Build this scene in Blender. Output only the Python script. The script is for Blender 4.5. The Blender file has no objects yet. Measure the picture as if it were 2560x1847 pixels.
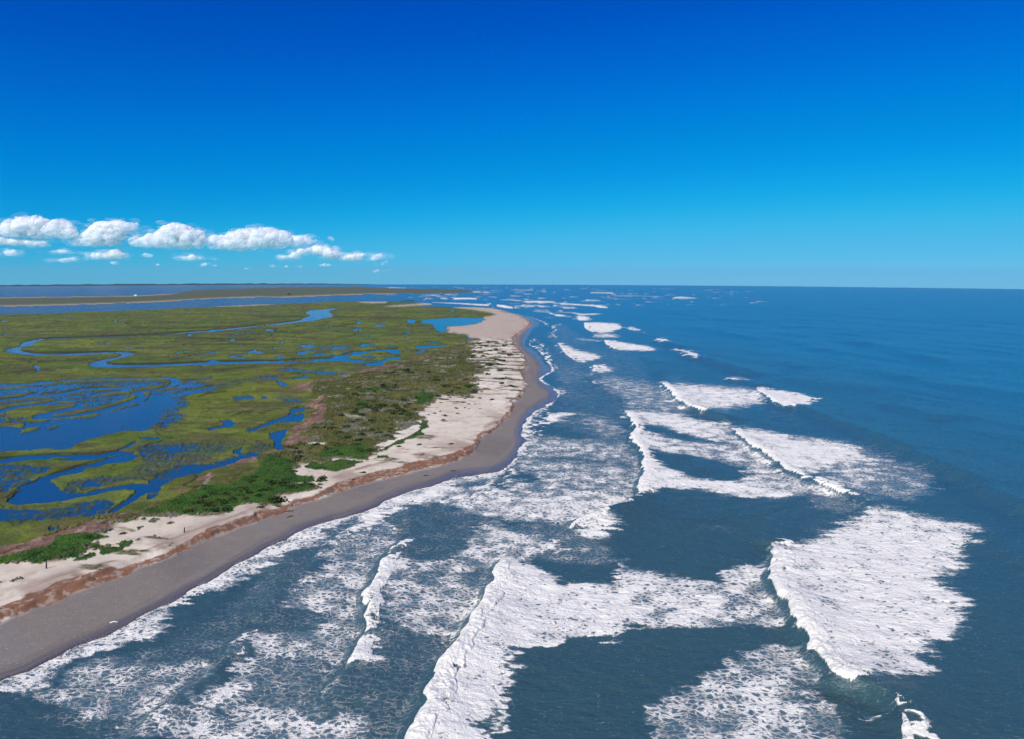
import bpy, math, random
import numpy as np
from mathutils import Matrix, Vector
C = bpy.context.scene
COL = C.collection
# ------------------------------------------------------------------ camera
W, H = 2560.0, 1847.0           # size of the photograph the map was read from
F = 1843.0                      # focal length in those pixels
CAMZ, PITCH, ROLL = 80.0, 0.13405, -0.0028
R_EARTH = 2 * CAMZ / 0.020 ** 2   # the sea is a curved sheet: horizon at 8 km
cp, sp = math.cos(PITCH), math.sin(PITCH)
fwd = np.array([0, cp, -sp]); up0 = np.array([0, sp, cp]); rt0 = np.array([1.0, 0, 0])
cr, sr = math.cos(ROLL), math.sin(ROLL)
rt = cr * rt0 + -sr * up0
up = sr * rt0 + cr * up0
camd = bpy.data.cameras.new('camera'); cam = bpy.data.objects.new('camera', camd); COL.objects.link(cam)
camd.sensor_width = 36.0; camd.lens = 36.0 * F / W; camd.clip_start = 1.0; camd.clip_end = 60000.0
cam.matrix_world = Matrix(((rt[0], up[0], -fwd[0], 0), (rt[1], up[1], -fwd[1], 0), (rt[2], up[2], -fwd[2], CAMZ), (0, 0, 0, 1)))
C.camera = cam
# ------------------------------------------------------------------ sky and sun
SUN_EL, SUN_AZ = math.radians(43), math.radians(-146)      # azimuth clockwise from the view direction (+Y)
w = bpy.data.worlds.new('World'); C.world = w; w.use_nodes = True
nt = w.node_tree; nt.nodes.clear()
def N(nt, t, **kw):
    n = nt.nodes.new(t)
    for k, v in kw.items():
        if k.startswith('i_'): n.inputs[k[2:].replace('_', ' ')].default_value = v
        else: setattr(n, k, v)
    return n
tc = N(nt, 'ShaderNodeTexCoord'); sx = N(nt, 'ShaderNodeSeparateXYZ'); cx = N(nt, 'ShaderNodeCombineXYZ')
lift = N(nt, 'ShaderNodeMath', operation='ADD'); lift.inputs[1].default_value = 0.045
mx = N(nt, 'ShaderNodeMath', operation='MAXIMUM'); mx.inputs[1].default_value = 0.012
sky = N(nt, 'ShaderNodeTexSky', sky_type='NISHITA', sun_disc=False, sun_elevation=SUN_EL, sun_rotation=SUN_AZ,
        altitude=0.0, air_density=1.0, dust_density=0.25, ozone_density=3.0)
SKY = 0.115                                               # sky strength; the curves give the deep polarised blue of the photograph
m1 = N(nt, 'ShaderNodeVectorMath', operation='SCALE'); m1.inputs['Scale'].default_value = SKY
m2 = N(nt, 'ShaderNodeVectorMath', operation='SCALE'); m2.inputs['Scale'].default_value = 1 / SKY
cv = N(nt, 'ShaderNodeRGBCurve')
for ch, pts in ((0, ((0, 0), (.2, .0), (.30, .0005), (.36, .003), (.444, .013), (.50, .030), (.566, .055), (.705, .098), (.83, .135), (1, .17))),
                (1, ((0, 0), (.271, .083), (.326, .125), (.378, .170), (.455, .236), (.564, .319), (.664, .402), (.782, .468), (.878, .487), (1, .52))),
                (2, ((0, 0), (.3, .33), (.479, .515), (.554, .60), (.618, .66), (.703, .71), (.76, .738), (.82, .78), (.88, .80), (1, .82)))):
    k = cv.mapping.curves[ch].points
    k[0].location = pts[0]; k[1].location = pts[-1]
    for q in pts[1:-1]: k.new(*q)
cv.mapping.update()
bg = N(nt, 'ShaderNodeBackground'); bg.inputs['Strength'].default_value = 0.115
wo = N(nt, 'ShaderNodeOutputWorld')
L = nt.links.new
L(tc.outputs['Generated'], sx.inputs[0]); L(sx.outputs[0], cx.inputs[0]); L(sx.outputs[1], cx.inputs[1])
L(sx.outputs[2], lift.inputs[0]); L(lift.outputs[0], mx.inputs[0]); L(mx.outputs[0], cx.inputs[2])
L(cx.outputs[0], sky.inputs[0]); L(sky.outputs[0], m1.inputs[0]); L(m1.outputs[0], cv.inputs['Color']); L(cv.outputs[0], m2.inputs[0])
L(m2.outputs[0], bg.inputs['Color']); L(bg.outputs[0], wo.inputs[0])
sd = bpy.data.lights.new('sun', 'SUN'); sd.energy = 4.6; sd.angle = math.radians(0.53); sd.color = (1.0, 0.925, 0.80)
so = bpy.data.objects.new('sun', sd); COL.objects.link(so)
S = Vector((math.sin(SUN_AZ) * math.cos(SUN_EL), math.cos(SUN_AZ) * math.cos(SUN_EL), math.sin(SUN_EL)))
so.rotation_euler = S.to_track_quat('Z', 'Y').to_euler(); so.location = (0, 0, 500)
C.view_settings.view_transform = 'Standard'; C.view_settings.look = 'None'; C.view_settings.exposure = 0; C.view_settings.gamma = 1
C.cycles.max_bounces = 10; C.cycles.diffuse_bounces = 8; C.cycles.glossy_bounces = 3; C.cycles.transparent_max_bounces = 160; C.cycles.volume_bounces = 1
C.cycles.caustics_reflective = False; C.cycles.caustics_refractive = False

# ------------------------------------------------------------------ ground <-> photograph mapping (used once, to place things on the ground)
def unproject(px, py, z0=0.0):
    px = np.asarray(px, float); py = np.asarray(py, float)
    X = (px - W / 2) / F; Y = (H / 2 - py) / F
    d = fwd[None] + X[..., None] * rt[None] + Y[..., None] * up[None] if px.ndim else fwd + X * rt + Y * up
    a = (d[..., 0] ** 2 + d[..., 1] ** 2) / (2 * R_EARTH); b = d[..., 2]; c = CAMZ - z0
    disc = np.maximum(b * b - 4 * a * c, 0)
    t = (-b - np.sqrt(disc)) / (2 * a)
    return d[..., 0] * t, d[..., 1] * t
def base_z(x, y): return -(x * x + y * y) / (2 * R_EARTH)
def project(x, y, z):
    dx, dy, dz = x, y, z - CAMZ
    zf = dx * fwd[0] + dy * fwd[1] + dz * fwd[2]
    return W / 2 + F * (dx * rt[0] + dy * rt[1] + dz * rt[2]) / zf, H / 2 - F * (dx * up[0] + dy * up[1] + dz * up[2]) / zf
K = 640 / 2268.0
OFF = dict(A=(0, 680), B=(640, 680), C=(1280, 680), D=(1920, 680), E=(0, 1000), F=(640, 1000), G=(1280, 1000), H=(1920, 1000),
           I=(0, 1387), J=(640, 1387), K=(1280, 1387), L=(1920, 1387))
def P(*items):
    """'A', (x, y), ..., 'B', (x, y)... map sheets and points on them -> survey coordinates"""
    o = None; out = []
    for it in items:
        if isinstance(it, str): o = OFF[it]
        else: out.append((o[0] + it[0] * K, o[1] + it[1] * K) + tuple(q * K for q in it[2:]))
    return out
# ------------------------------------------------------------------ map sheets (rasters)
RX0, RX1, RSX, RY0, RY1 = -520, 3080, 2, 690, 2500
NXR, NYR = (RX1 - RX0) // RSX, (RY1 - RY0)
def new(v=0.0): return np.full((NYR, NXR), v, np.float32)
def window(pts, m):
    xs = [p[0] for p in pts]; ys = [p[1] for p in pts]
    x0 = max(0, int((min(xs) - m - RX0) / RSX)); x1 = min(NXR, int((max(xs) + m - RX0) / RSX) + 2)
    y0 = max(0, int(min(ys) - m - RY0)); y1 = min(NYR, int(max(ys) + m - RY0) + 2)
    return x0, x1, y0, y1
def box(a, r, axis):
    if r < 1: return a
    pad = [(0, 0), (0, 0)]; pad[axis] = (r + 1, r)
    c = np.cumsum(np.pad(a, pad, mode='edge'), axis=axis, dtype=np.float64)
    n = a.shape[axis]
    if axis == 0: return ((c[2 * r + 1:2 * r + 1 + n] - c[:n]) / (2 * r + 1)).astype(np.float32)
    return ((c[:, 2 * r + 1:2 * r + 1 + n] - c[:, :n]) / (2 * r + 1)).astype(np.float32)
def blur(a, s):
    if s <= 0: return a
    ry = max(1, int(round(s / 1.6))); rx = max(0, int(round(s / 1.6 / RSX)))
    for _ in range(2): a = box(box(a, ry, 0), rx, 1)
    return a
def poly_mask(pts, soft):
    w0 = window(pts, 3 * soft + 3); x0, x1, y0, y1 = w0
    if x1 <= x0 or y1 <= y0: return w0, None
    m = np.zeros((y1 - y0, x1 - x0), bool)
    X = (RX0 + (np.arange(x0, x1) + .5) * RSX)[None]; Y = (RY0 + np.arange(y0, y1) + .5)
    n = len(pts)
    for i in range(n):
        ax, ay = pts[i][:2]; bx, by = pts[(i + 1) % n][:2]
        if ay == by: continue
        rows = np.nonzero((Y >= min(ay, by)) & (Y < max(ay, by)))[0]
        if not len(rows): continue
        xi = ax + (Y[rows] - ay) * (bx - ax) / (by - ay)
        m[rows] ^= X < xi[:, None]
    return w0, blur(m.astype(np.float32), soft)
def stroke_mask(pts, soft, wd=None):
    w0 = window(pts, 3 * soft + 3 + max((p[2] if len(p) > 2 else wd) for p in pts)); x0, x1, y0, y1 = w0
    if x1 <= x0 or y1 <= y0: return w0, None
    X = (RX0 + (np.arange(x0, x1) + .5) * RSX)[None]; Y = (RY0 + np.arange(y0, y1) + .5)[:, None]
    m = np.zeros((y1 - y0, x1 - x0), np.float32)
    for a, b in zip(pts[:-1], pts[1:]):
        ra = (a[2] if len(a) > 2 else wd) / 2; rb = (b[2] if len(b) > 2 else wd) / 2
        dx, dy = b[0] - a[0], b[1] - a[1]; l2 = dx * dx + dy * dy + 1e-6
        t = np.clip(((X - a[0]) * dx + (Y - a[1]) * dy) / l2, 0, 1)
        d = np.sqrt((X - a[0] - t * dx) ** 2 + (Y - a[1] - t * dy) ** 2)
        m = np.maximum(m, np.clip(ra + (rb - ra) * t - d + .5, 0, 1))
    return w0, blur(m, soft)
def put(M, pts, v, soft=1.5, stroke=False, wd=None, mode='over'):
    (x0, x1, y0, y1), m = (stroke_mask(pts, soft, wd) if stroke else poly_mask(pts, soft))
    if m is None: return
    s = M[y0:y1, x0:x1]
    if mode == 'over': s += (v - s) * m
    elif mode == 'max': np.maximum(s, v * m, out=s)
    elif mode == 'add': s += v * m

#@@MAP
# ---- land outline (edge of the swash, the inlet and the far side)
land = new(); far = new()
SHORE = P('I', (-1900, 1960), (-700, 1430), (0, 1100), (200, 1040), (350, 960), (500, 890), (650, 810), (830, 740), (1050, 640), (1250, 545), (1450, 440),
          (1650, 320), (1850, 235), (1990, 140), (2130, 70), 'F', (0, 1360), (100, 1300), (270, 1235), (320, 1180), (450, 1130), (600, 1085),
          (800, 1040), (950, 990), (1070, 940), (1150, 890), (1270, 840), (1400, 800), (1550, 760), (1660, 720), (1740, 680), (1900, 665),
          (2050, 652), (2130, 640), (2190, 600), 'G', (0, 545), (30, 500), (90, 410), (120, 345), (95, 325), (58, 300), (90, 265), (100, 220), (130, 160),
          (200, 100), (260, 70), (330, 20), 'C', (385, 1140), (420, 1080), (400, 1050), (340, 1000), (240, 960), (232, 940), (290, 900), (350, 882),
          (352, 850), (300, 820), (255, 765), (225, 710), (120, 665), (112, 640), (140, 575), (190, 505), (245, 478), (240, 455), (200, 425), (120, 395), (50, 372), (0, 368),
          'B', (2200, 343), (2080, 324), (1950, 317), (1800, 315), (1600, 313), (1400, 312), (1570, 292), (1560, 283), (1500, 278),
          (1410, 273), (1310, 271), (1160, 267), (900, 266), (600, 271), (450, 280), (200, 289), (0, 291), 'A', (2050, 303), (1800, 315), (1500, 330),
          (1200, 343), (700, 358), (300, 374), (0, 380), (-1900, 410))
put(land, SHORE + [(RX0 - 100, 2500), (RX0 - 100, 900)], 1, 0.8)
put(far, P('A', (-1900, 330), (0, 310), (540, 297), (1000, 285), (1400, 268), (1900, 240), (2268, 228), 'B', (200, 230), (600, 215), (900, 205), (1100, 198), (1400, 195),
           (1700, 190), (1870, 184), (2000, 180), (2060, 180), (1900, 165), (1700, 157), (1400, 151), (1200, 148), (1000, 141), (900, 132), (600, 137), (300, 141), (0, 148),
           'A', (1900, 158), (1700, 168), (1500, 198), (1200, 214), (600, 222), (0, 230), (-1900, 240)), 1, 0.6)
# ---- surface kinds
veg = new(); lush = new(); brown = new(); sand = new(); wet = new(); wrack = new(); scrub = new()
SANDP = P('E', (-1900, 1750), (0, 1480), (250, 1470), (450, 1470), (600, 1440), (740, 1370), (760, 1310), (880, 1270), (960, 1245), (850, 1215), (1000, 1150), (1040, 1110), (1200, 1110), (1330, 1060),
          (1550, 1055), (1700, 1052), (1850, 1035), (2000, 1030), (2100, 965), (2268, 930), 'F', (160, 960), (215, 935), (150, 885), (250, 865), (430, 850), (530, 825), (510, 790), (400, 785), (300, 790),
          (340, 768), (500, 742), (505, 705), (400, 710), (290, 655), (350, 600), (480, 570), (620, 580), (700, 542), (850, 530), (950, 555), (1030, 500), (1060, 440), (1150, 400), (1250, 310),
          (1400, 235), (1450, 200), (1450, 150), (1500, 60), 'B', (1560, 1170), (1600, 1110), (1950, 1110), (1950, 1010), (1900, 950), (2000, 900), (1950, 820), (1860, 800), (1920, 730), (1880, 690), (1900, 640), (2010, 605),
          (1910, 590), (1870, 556), (1790, 556), (1690, 528), (1690, 492), (1850, 482), (1985, 462), (2032, 430), (2025, 405), (2100, 396), (2135, 384), (2060, 360), (1900, 337), (1740, 322), (1800, 312),
          (2080, 318), (2268, 360), 'C', (300, 420), (500, 900), (500, 1100), 'G', (300, 100), (0, 600), 'F', (2268, 700), (0, 1450), 'I', (0, 1300), (-1900, 2200))
put(sand, SANDP, 1, 2)
for q in (P('B', (1110, 312), (1250, 300), (1400, 291), (1500, 278), (1560, 283), (1565, 295), (1400, 303), (1300, 312)), P('B', (900, 267), (1160, 267), (1150, 280), (1020, 282), (930, 276)),
          P('A', (1800, 311), (2268, 294), (2268, 303), (1950, 312)), P('B', (0, 290), (210, 290), (100, 297), (0, 300))): put(sand, q, 1, .8)
for q in (P('E', (850, 1110), (930, 1100), (980, 1100), (915, 1128), (860, 1130)), P('E', (600, 1232), (680, 1195), (740, 1152), (750, 1165), (690, 1210), (620, 1240)), P('E', (830, 1085), (900, 1062), (1000, 1057), (900, 1080)),
          P('E', (1830, 765), (1880, 720), (1900, 705), (1880, 755)), P('F', (780, 140), (900, 150), (1000, 200), (960, 215), (850, 190)), P('F', (450, 410), (520, 400), (640, 415), (600, 440), (480, 430))): put(sand, q, .8, 2)
for q in (P('F', (1180, 500), (1060, 500), (1160, 420), (1250, 330), (1360, 330), (1370, 260), (1450, 230), (1440, 290), (1370, 370), (1280, 420)),): put(sand, q, 1, 1.5)
# wet sand: between wrack and sea, and wrack band
WR = P('I', (-1900, 1500, 130), (-700, 950, 120), (0, 590, 115), (300, 440, 105), (600, 320, 95), (900, 225, 85), (1200, 130, 62), 'E', (1450, 1390, 55), (1600, 1325, 55), (1900, 1195, 52), (2268, 1065, 48),
       'F', (0, 1050, 48), (250, 970, 48), (500, 885, 50), (700, 800, 60), (1000, 700, 68), (1300, 625, 66), (1600, 565, 66), (1800, 505, 64), (1920, 430, 50), (2020, 330, 30),
       (2200, 160, 24), 'G', (0, 65, 24), 'C', (0, 1180, 24), (90, 1090, 24), (120, 1000, 20), (90, 900, 22), (130, 840, 22), (115, 760, 22), (50, 690, 22), (5, 620, 20), (30, 570, 18), (100, 520, 16), (165, 470, 18), (135, 432, 14), (50, 388, 8), (0, 374, 6), 'B', (2150, 352, 4))
WR = [(a, b, w_ * .82) for a, b, w_ in WR]
OUT = []
for i, p in enumerate(WR):
    a = WR[max(0, i - 1)]; b = WR[min(len(WR) - 1, i + 1)]
    dx, dy = b[0] - a[0], b[1] - a[1]; l = math.hypot(dx, dy)
    OUT.append((p[0] - dy / l * p[2] * .5, p[1] + dx / l * p[2] * .5))
put(wet, OUT + P('B', (2268, 345), 'C', (600, 300), (600, 1100), 'G', (400, 0), (100, 800), 'F', (2268, 900), 'I', (2268, 400), (0, 1500), (-1900, 2400)), 1, 3)
put(wrack, WR, 1, 2.5, True)
# scrub and dune zone (olive, brown) behind the beach
SCR = P('E', (-1900, 1750), (-700, 1480), (0, 1330), (300, 1270), (500, 1190), (800, 1090), (1200, 1010), (1500, 900), (1800, 800), (2000, 750), (2268, 680), 'F', (0, 530), (250, 450), (400, 330), (480, 200), (530, 50),
        'B', (590, 1150), (480, 1080), (450, 1000), (560, 960), (760, 925), (1000, 885), (1280, 826), (1480, 765), (1770, 652), (1870, 620), (1960, 598), (2268, 600), 'C', (200, 600), (200, 1200), 'F', (2268, 400),
        (1600, 560), (1000, 690), (500, 880), (0, 1040), 'E', (2268, 1060), (1600, 1320), 'I', (900, 220), (0, 580), (-1900, 1500))
put(scrub, SCR, 1, 4)
for q in (P('E', (-1900, 1700), (0, 1330), (200, 1290), (420, 1250), (480, 1225), (650, 1150), (820, 1090), (1000, 1090), (1020, 1160), (900, 1200), (850, 1220), (700, 1240), (500, 1250), (420, 1330), (250, 1400), (50, 1425), (-1900, 1850)),
          P('E', (1000, 1060), (1280, 975), (1450, 930), (1600, 865), (1850, 790), (2000, 755), (2060, 770), (2040, 800), (1900, 810), (1650, 850), (1450, 930), (1350, 990), (1250, 1060), (1100, 1085)),
          P('E', (1550, 800), (1630, 755), (1660, 790), (1620, 815)), P('E', (1700, 720), (1880, 650), (1900, 655), (1780, 715)), P('E', (1890, 640), (2080, 545), (2268, 510), (2268, 525), (2060, 570), (1940, 620)),
          P('F', (480, 0), (570, 0), (590, 100), (560, 180), (530, 250), (440, 300), (380, 330), (460, 370), (450, 410), (350, 440), (200, 480), (60, 520), (-10, 525), (100, 470), (240, 420), (280, 380), (340, 300), (430, 220), (480, 120)),
          P('B', (330, 1030), (420, 990), (480, 1000), (470, 1060), (400, 1050)), P('B', (480, 1150), (580, 1150), (600, 1230), (560, 1300), (480, 1290))):
    put(brown, q, .85, 3)
put(brown, P('B', (740, 925, 10), (900, 905, 26), (1050, 875, 30), (1280, 825, 24), (1380, 795, 14), (1480, 765, 10)), .9, 1.5, True)
put(brown, P('B', (460, 985, 6), (620, 958, 8), (760, 930, 8)), .6, 1.2, True); put(brown, P('B', (1480, 765, 8), (1650, 700, 6), (1780, 655, 6)), .6, 1, True)
for q, v in ((P('E', (1380, 1050), (1330, 1030), (1500, 950), (1750, 870), (1850, 810), (2030, 790), (2150, 710), (2268, 690), 'F', (0, 700), (60, 590), (120, 530), (250, 560), (350, 600), (290, 655), (400, 710), (505, 705), (500, 742), (340, 768),
                (300, 790), (400, 785), (510, 790), (530, 825), (430, 850), (250, 865), (150, 885), (215, 935), (160, 960), (0, 945), 'E', (2268, 930), (2100, 960), (2000, 1030), (1700, 1050), (1550, 1052)), .9),
             (P('E', (-1900, 1800), (0, 1440), (50, 1425), (200, 1420), (400, 1350), (480, 1260), (600, 1240), (800, 1245), (960, 1235), (965, 1252), (880, 1275), (760, 1315), (740, 1372), (600, 1440), (450, 1470), (250, 1470), (0, 1485), (-1900, 1860)), 1),
             (P('E', (595, 1470), (640, 1430), (740, 1405), (800, 1398), (835, 1412), (760, 1450), (640, 1478)), .8), (P('E', (850, 1365), (845, 1300), (900, 1292), (950, 1300), (900, 1325), (900, 1345), (1000, 1350), (985, 1320), (1060, 1300), (1135, 1300), (1130, 1322), (1050, 1350), (1085, 1370), (960, 1385), (890, 1392)), .7),
             (P('E', (1195, 1165), (1270, 1152), (1275, 1170), (1240, 1195)), .6), (P('E', (1210, 1100), (1275, 1085), (1275, 1110), (1220, 1122)), .8), (P('E', (1330, 1105), (1380, 1080), (1435, 1085), (1430, 1115), (1350, 1118)), .5),
             (P('E', (1140, 1290), (1200, 1262), (1240, 1290), (1160, 1300)), .5),
             (P('I', (80, 272), (140, 250), (215, 258), (190, 275), (110, 288)), .5), (P('I', (-60, 300), (0, 283), (36, 293), (0, 308)), .6),
             (P('F', (410, 605), (500, 585), (650, 580), (760, 565), (965, 580), (870, 620), (780, 635), (700, 652), (560, 640), (480, 630)), .75), (P('F', (1010, 560), (1100, 520), (1190, 510), (1150, 530), (1050, 560)), .7),
             (P('F', (1330, 375), (1440, 300), (1470, 210), (1530, 205), (1520, 260), (1470, 320), (1400, 370), (1250, 430), (1100, 480), (1090, 470), (1220, 420)), .8), (P('F', (530, 520), (650, 450), (900, 430), (1040, 450), (1030, 500), (950, 548), (700, 542), (600, 560)), .5),
             (P('B', (1410, 1180), (1420, 1100), (1480, 1080), (1560, 1100), (1555, 1150), (1480, 1190)), .9), (P('B', (880, 1170), (1010, 1170), (1000, 1205), (900, 1200)), .8), (P('B', (900, 1060), (1100, 1040), (1100, 1070), (900, 1090)), .6)):
    put(lush, q, v, 2)
# ---- marsh: share of open water (1 = open, between = flooded grass)
mw = new()
FL = [(P('A', (-1900, 1000), (0, 1010), (480, 990), (900, 960), (1380, 948), (1500, 975), (1400, 1020), (1200, 1060), (1200, 1110), (1000, 1180), (700, 1240), (300, 1300), (0, 1330), (-1900, 1330)), .53, 6),
      (P('A', (-1900, 1325), (250, 1370), (300, 1315), (800, 1280), (1100, 1200), (1320, 1110), (1350, 1070), (1500, 1040), (1620, 985), (1900, 985), (2050, 1000), (1900, 1040), (1620, 1100), (1560, 1180), (1500, 1240), (1420, 1340), (1300, 1390), (1180, 1400), (1000, 1440), (700, 1530), (640, 1570), (0, 1590), (-1900, 1590)), .88, 5),
      (P('A', (1580, 1100), (1700, 1070), (1650, 1200), (1600, 1260), (1560, 1340), (1400, 1380), (1480, 1240)), .5, 8),
      (P('A', (1450, 1250), (1600, 1250), (1660, 1300), (1560, 1360), (1450, 1380)), .5, 5),
      (P('E', (-1900, 560), (170, 560), (300, 590), (510, 600), (350, 680), (200, 740), (100, 830), (0, 800), (-1900, 800)), .44, 6), (P('E', (330, 600), (500, 596), (440, 640), (370, 640)), .75, 2),
      (P('E', (-1900, 970), (50, 960), (400, 965), (700, 925), (950, 880), (1010, 910), (1100, 930), (950, 1000), (700, 1030), (400, 1060), (0, 1090), (-1900, 1090)), .6, 5),
      (P('E', (550, 800), (720, 700), (1000, 660), (1300, 690), (1370, 740), (1150, 735), (950, 775), (800, 800), (600, 835)), .48, 5), (P('E', (800, 780), (820, 740), (880, 710), (960, 720), (940, 760), (850, 790)), .8, 3),
      (P('E', (1250, 390), (1600, 380), (2200, 400), (2000, 470), (1800, 560), (1400, 660), (1150, 640), (1280, 540)), .34, 8), (P('E', (1260, 420), (1500, 390), (1750, 410), (1600, 450), (1300, 470)), .5, 5),
      (P('E', (1300, 740), (1450, 650), (1600, 575), (1730, 572), (1850, 560), (2050, 500), (2060, 470), (2268, 455), (2268, 500), (2050, 545), (1850, 610), (1600, 680), (1500, 740), (1400, 850), (1330, 880)), .74, 4),
      (P('F', (-30, 450), (110, 460), (110, 480), (0, 510)), .8, 3), (P('F', (0, 380), (120, 380), (150, 440), (60, 470), (0, 450)), .3, 4),
      (P('E', (415, 1108), (540, 1103), (540, 1130), (420, 1145)), .8, 1.5), (P('E', (40, 1060), (240, 1040), (200, 1100), (60, 1120)), .35, 5),
      (P('B', (160, 865), (450, 865), (700, 880), (820, 897), (700, 905), (400, 880), (150, 875)), .72, 2), (P('B', (0, 920), (160, 920), (160, 960), (0, 960)), .5, 4),
      (P('B', (170, 1110), (330, 1090), (400, 1130), (350, 1180), (230, 1160)), .4, 5),
      (P('B', (350, 640), (520, 640), (620, 660), (860, 655), (840, 750), (700, 700), (480, 760), (360, 740)), .32, 4), (P('B', (490, 725), (640, 715), (660, 750), (500, 750)), .55, 2),
      (P('A', (850, 620), (1000, 620), (980, 660), (860, 650)), .25, 4), (P('A', (1950, 560), (2130, 550), (2130, 580), (2000, 575)), .3, 3), (P('A', (2040, 1100), (2240, 1095), (2250, 1145), (2060, 1145)), .55, 2),
      (P('A', (1800, 995), (2268, 930), (2268, 960), (2000, 1030)), .25, 5),
      (P('B', (640, 655), (830, 655), (820, 680), (700, 695), (640, 690)), .55, 2), (P('B', (900, 640), (1080, 640), (1070, 670), (920, 670)), .5, 1.5), (P('B', (960, 745), (1080, 750), (1060, 775), (960, 770)), .5, 1.5)]
for q, v, s in FL: put(mw, q, v, s)
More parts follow.
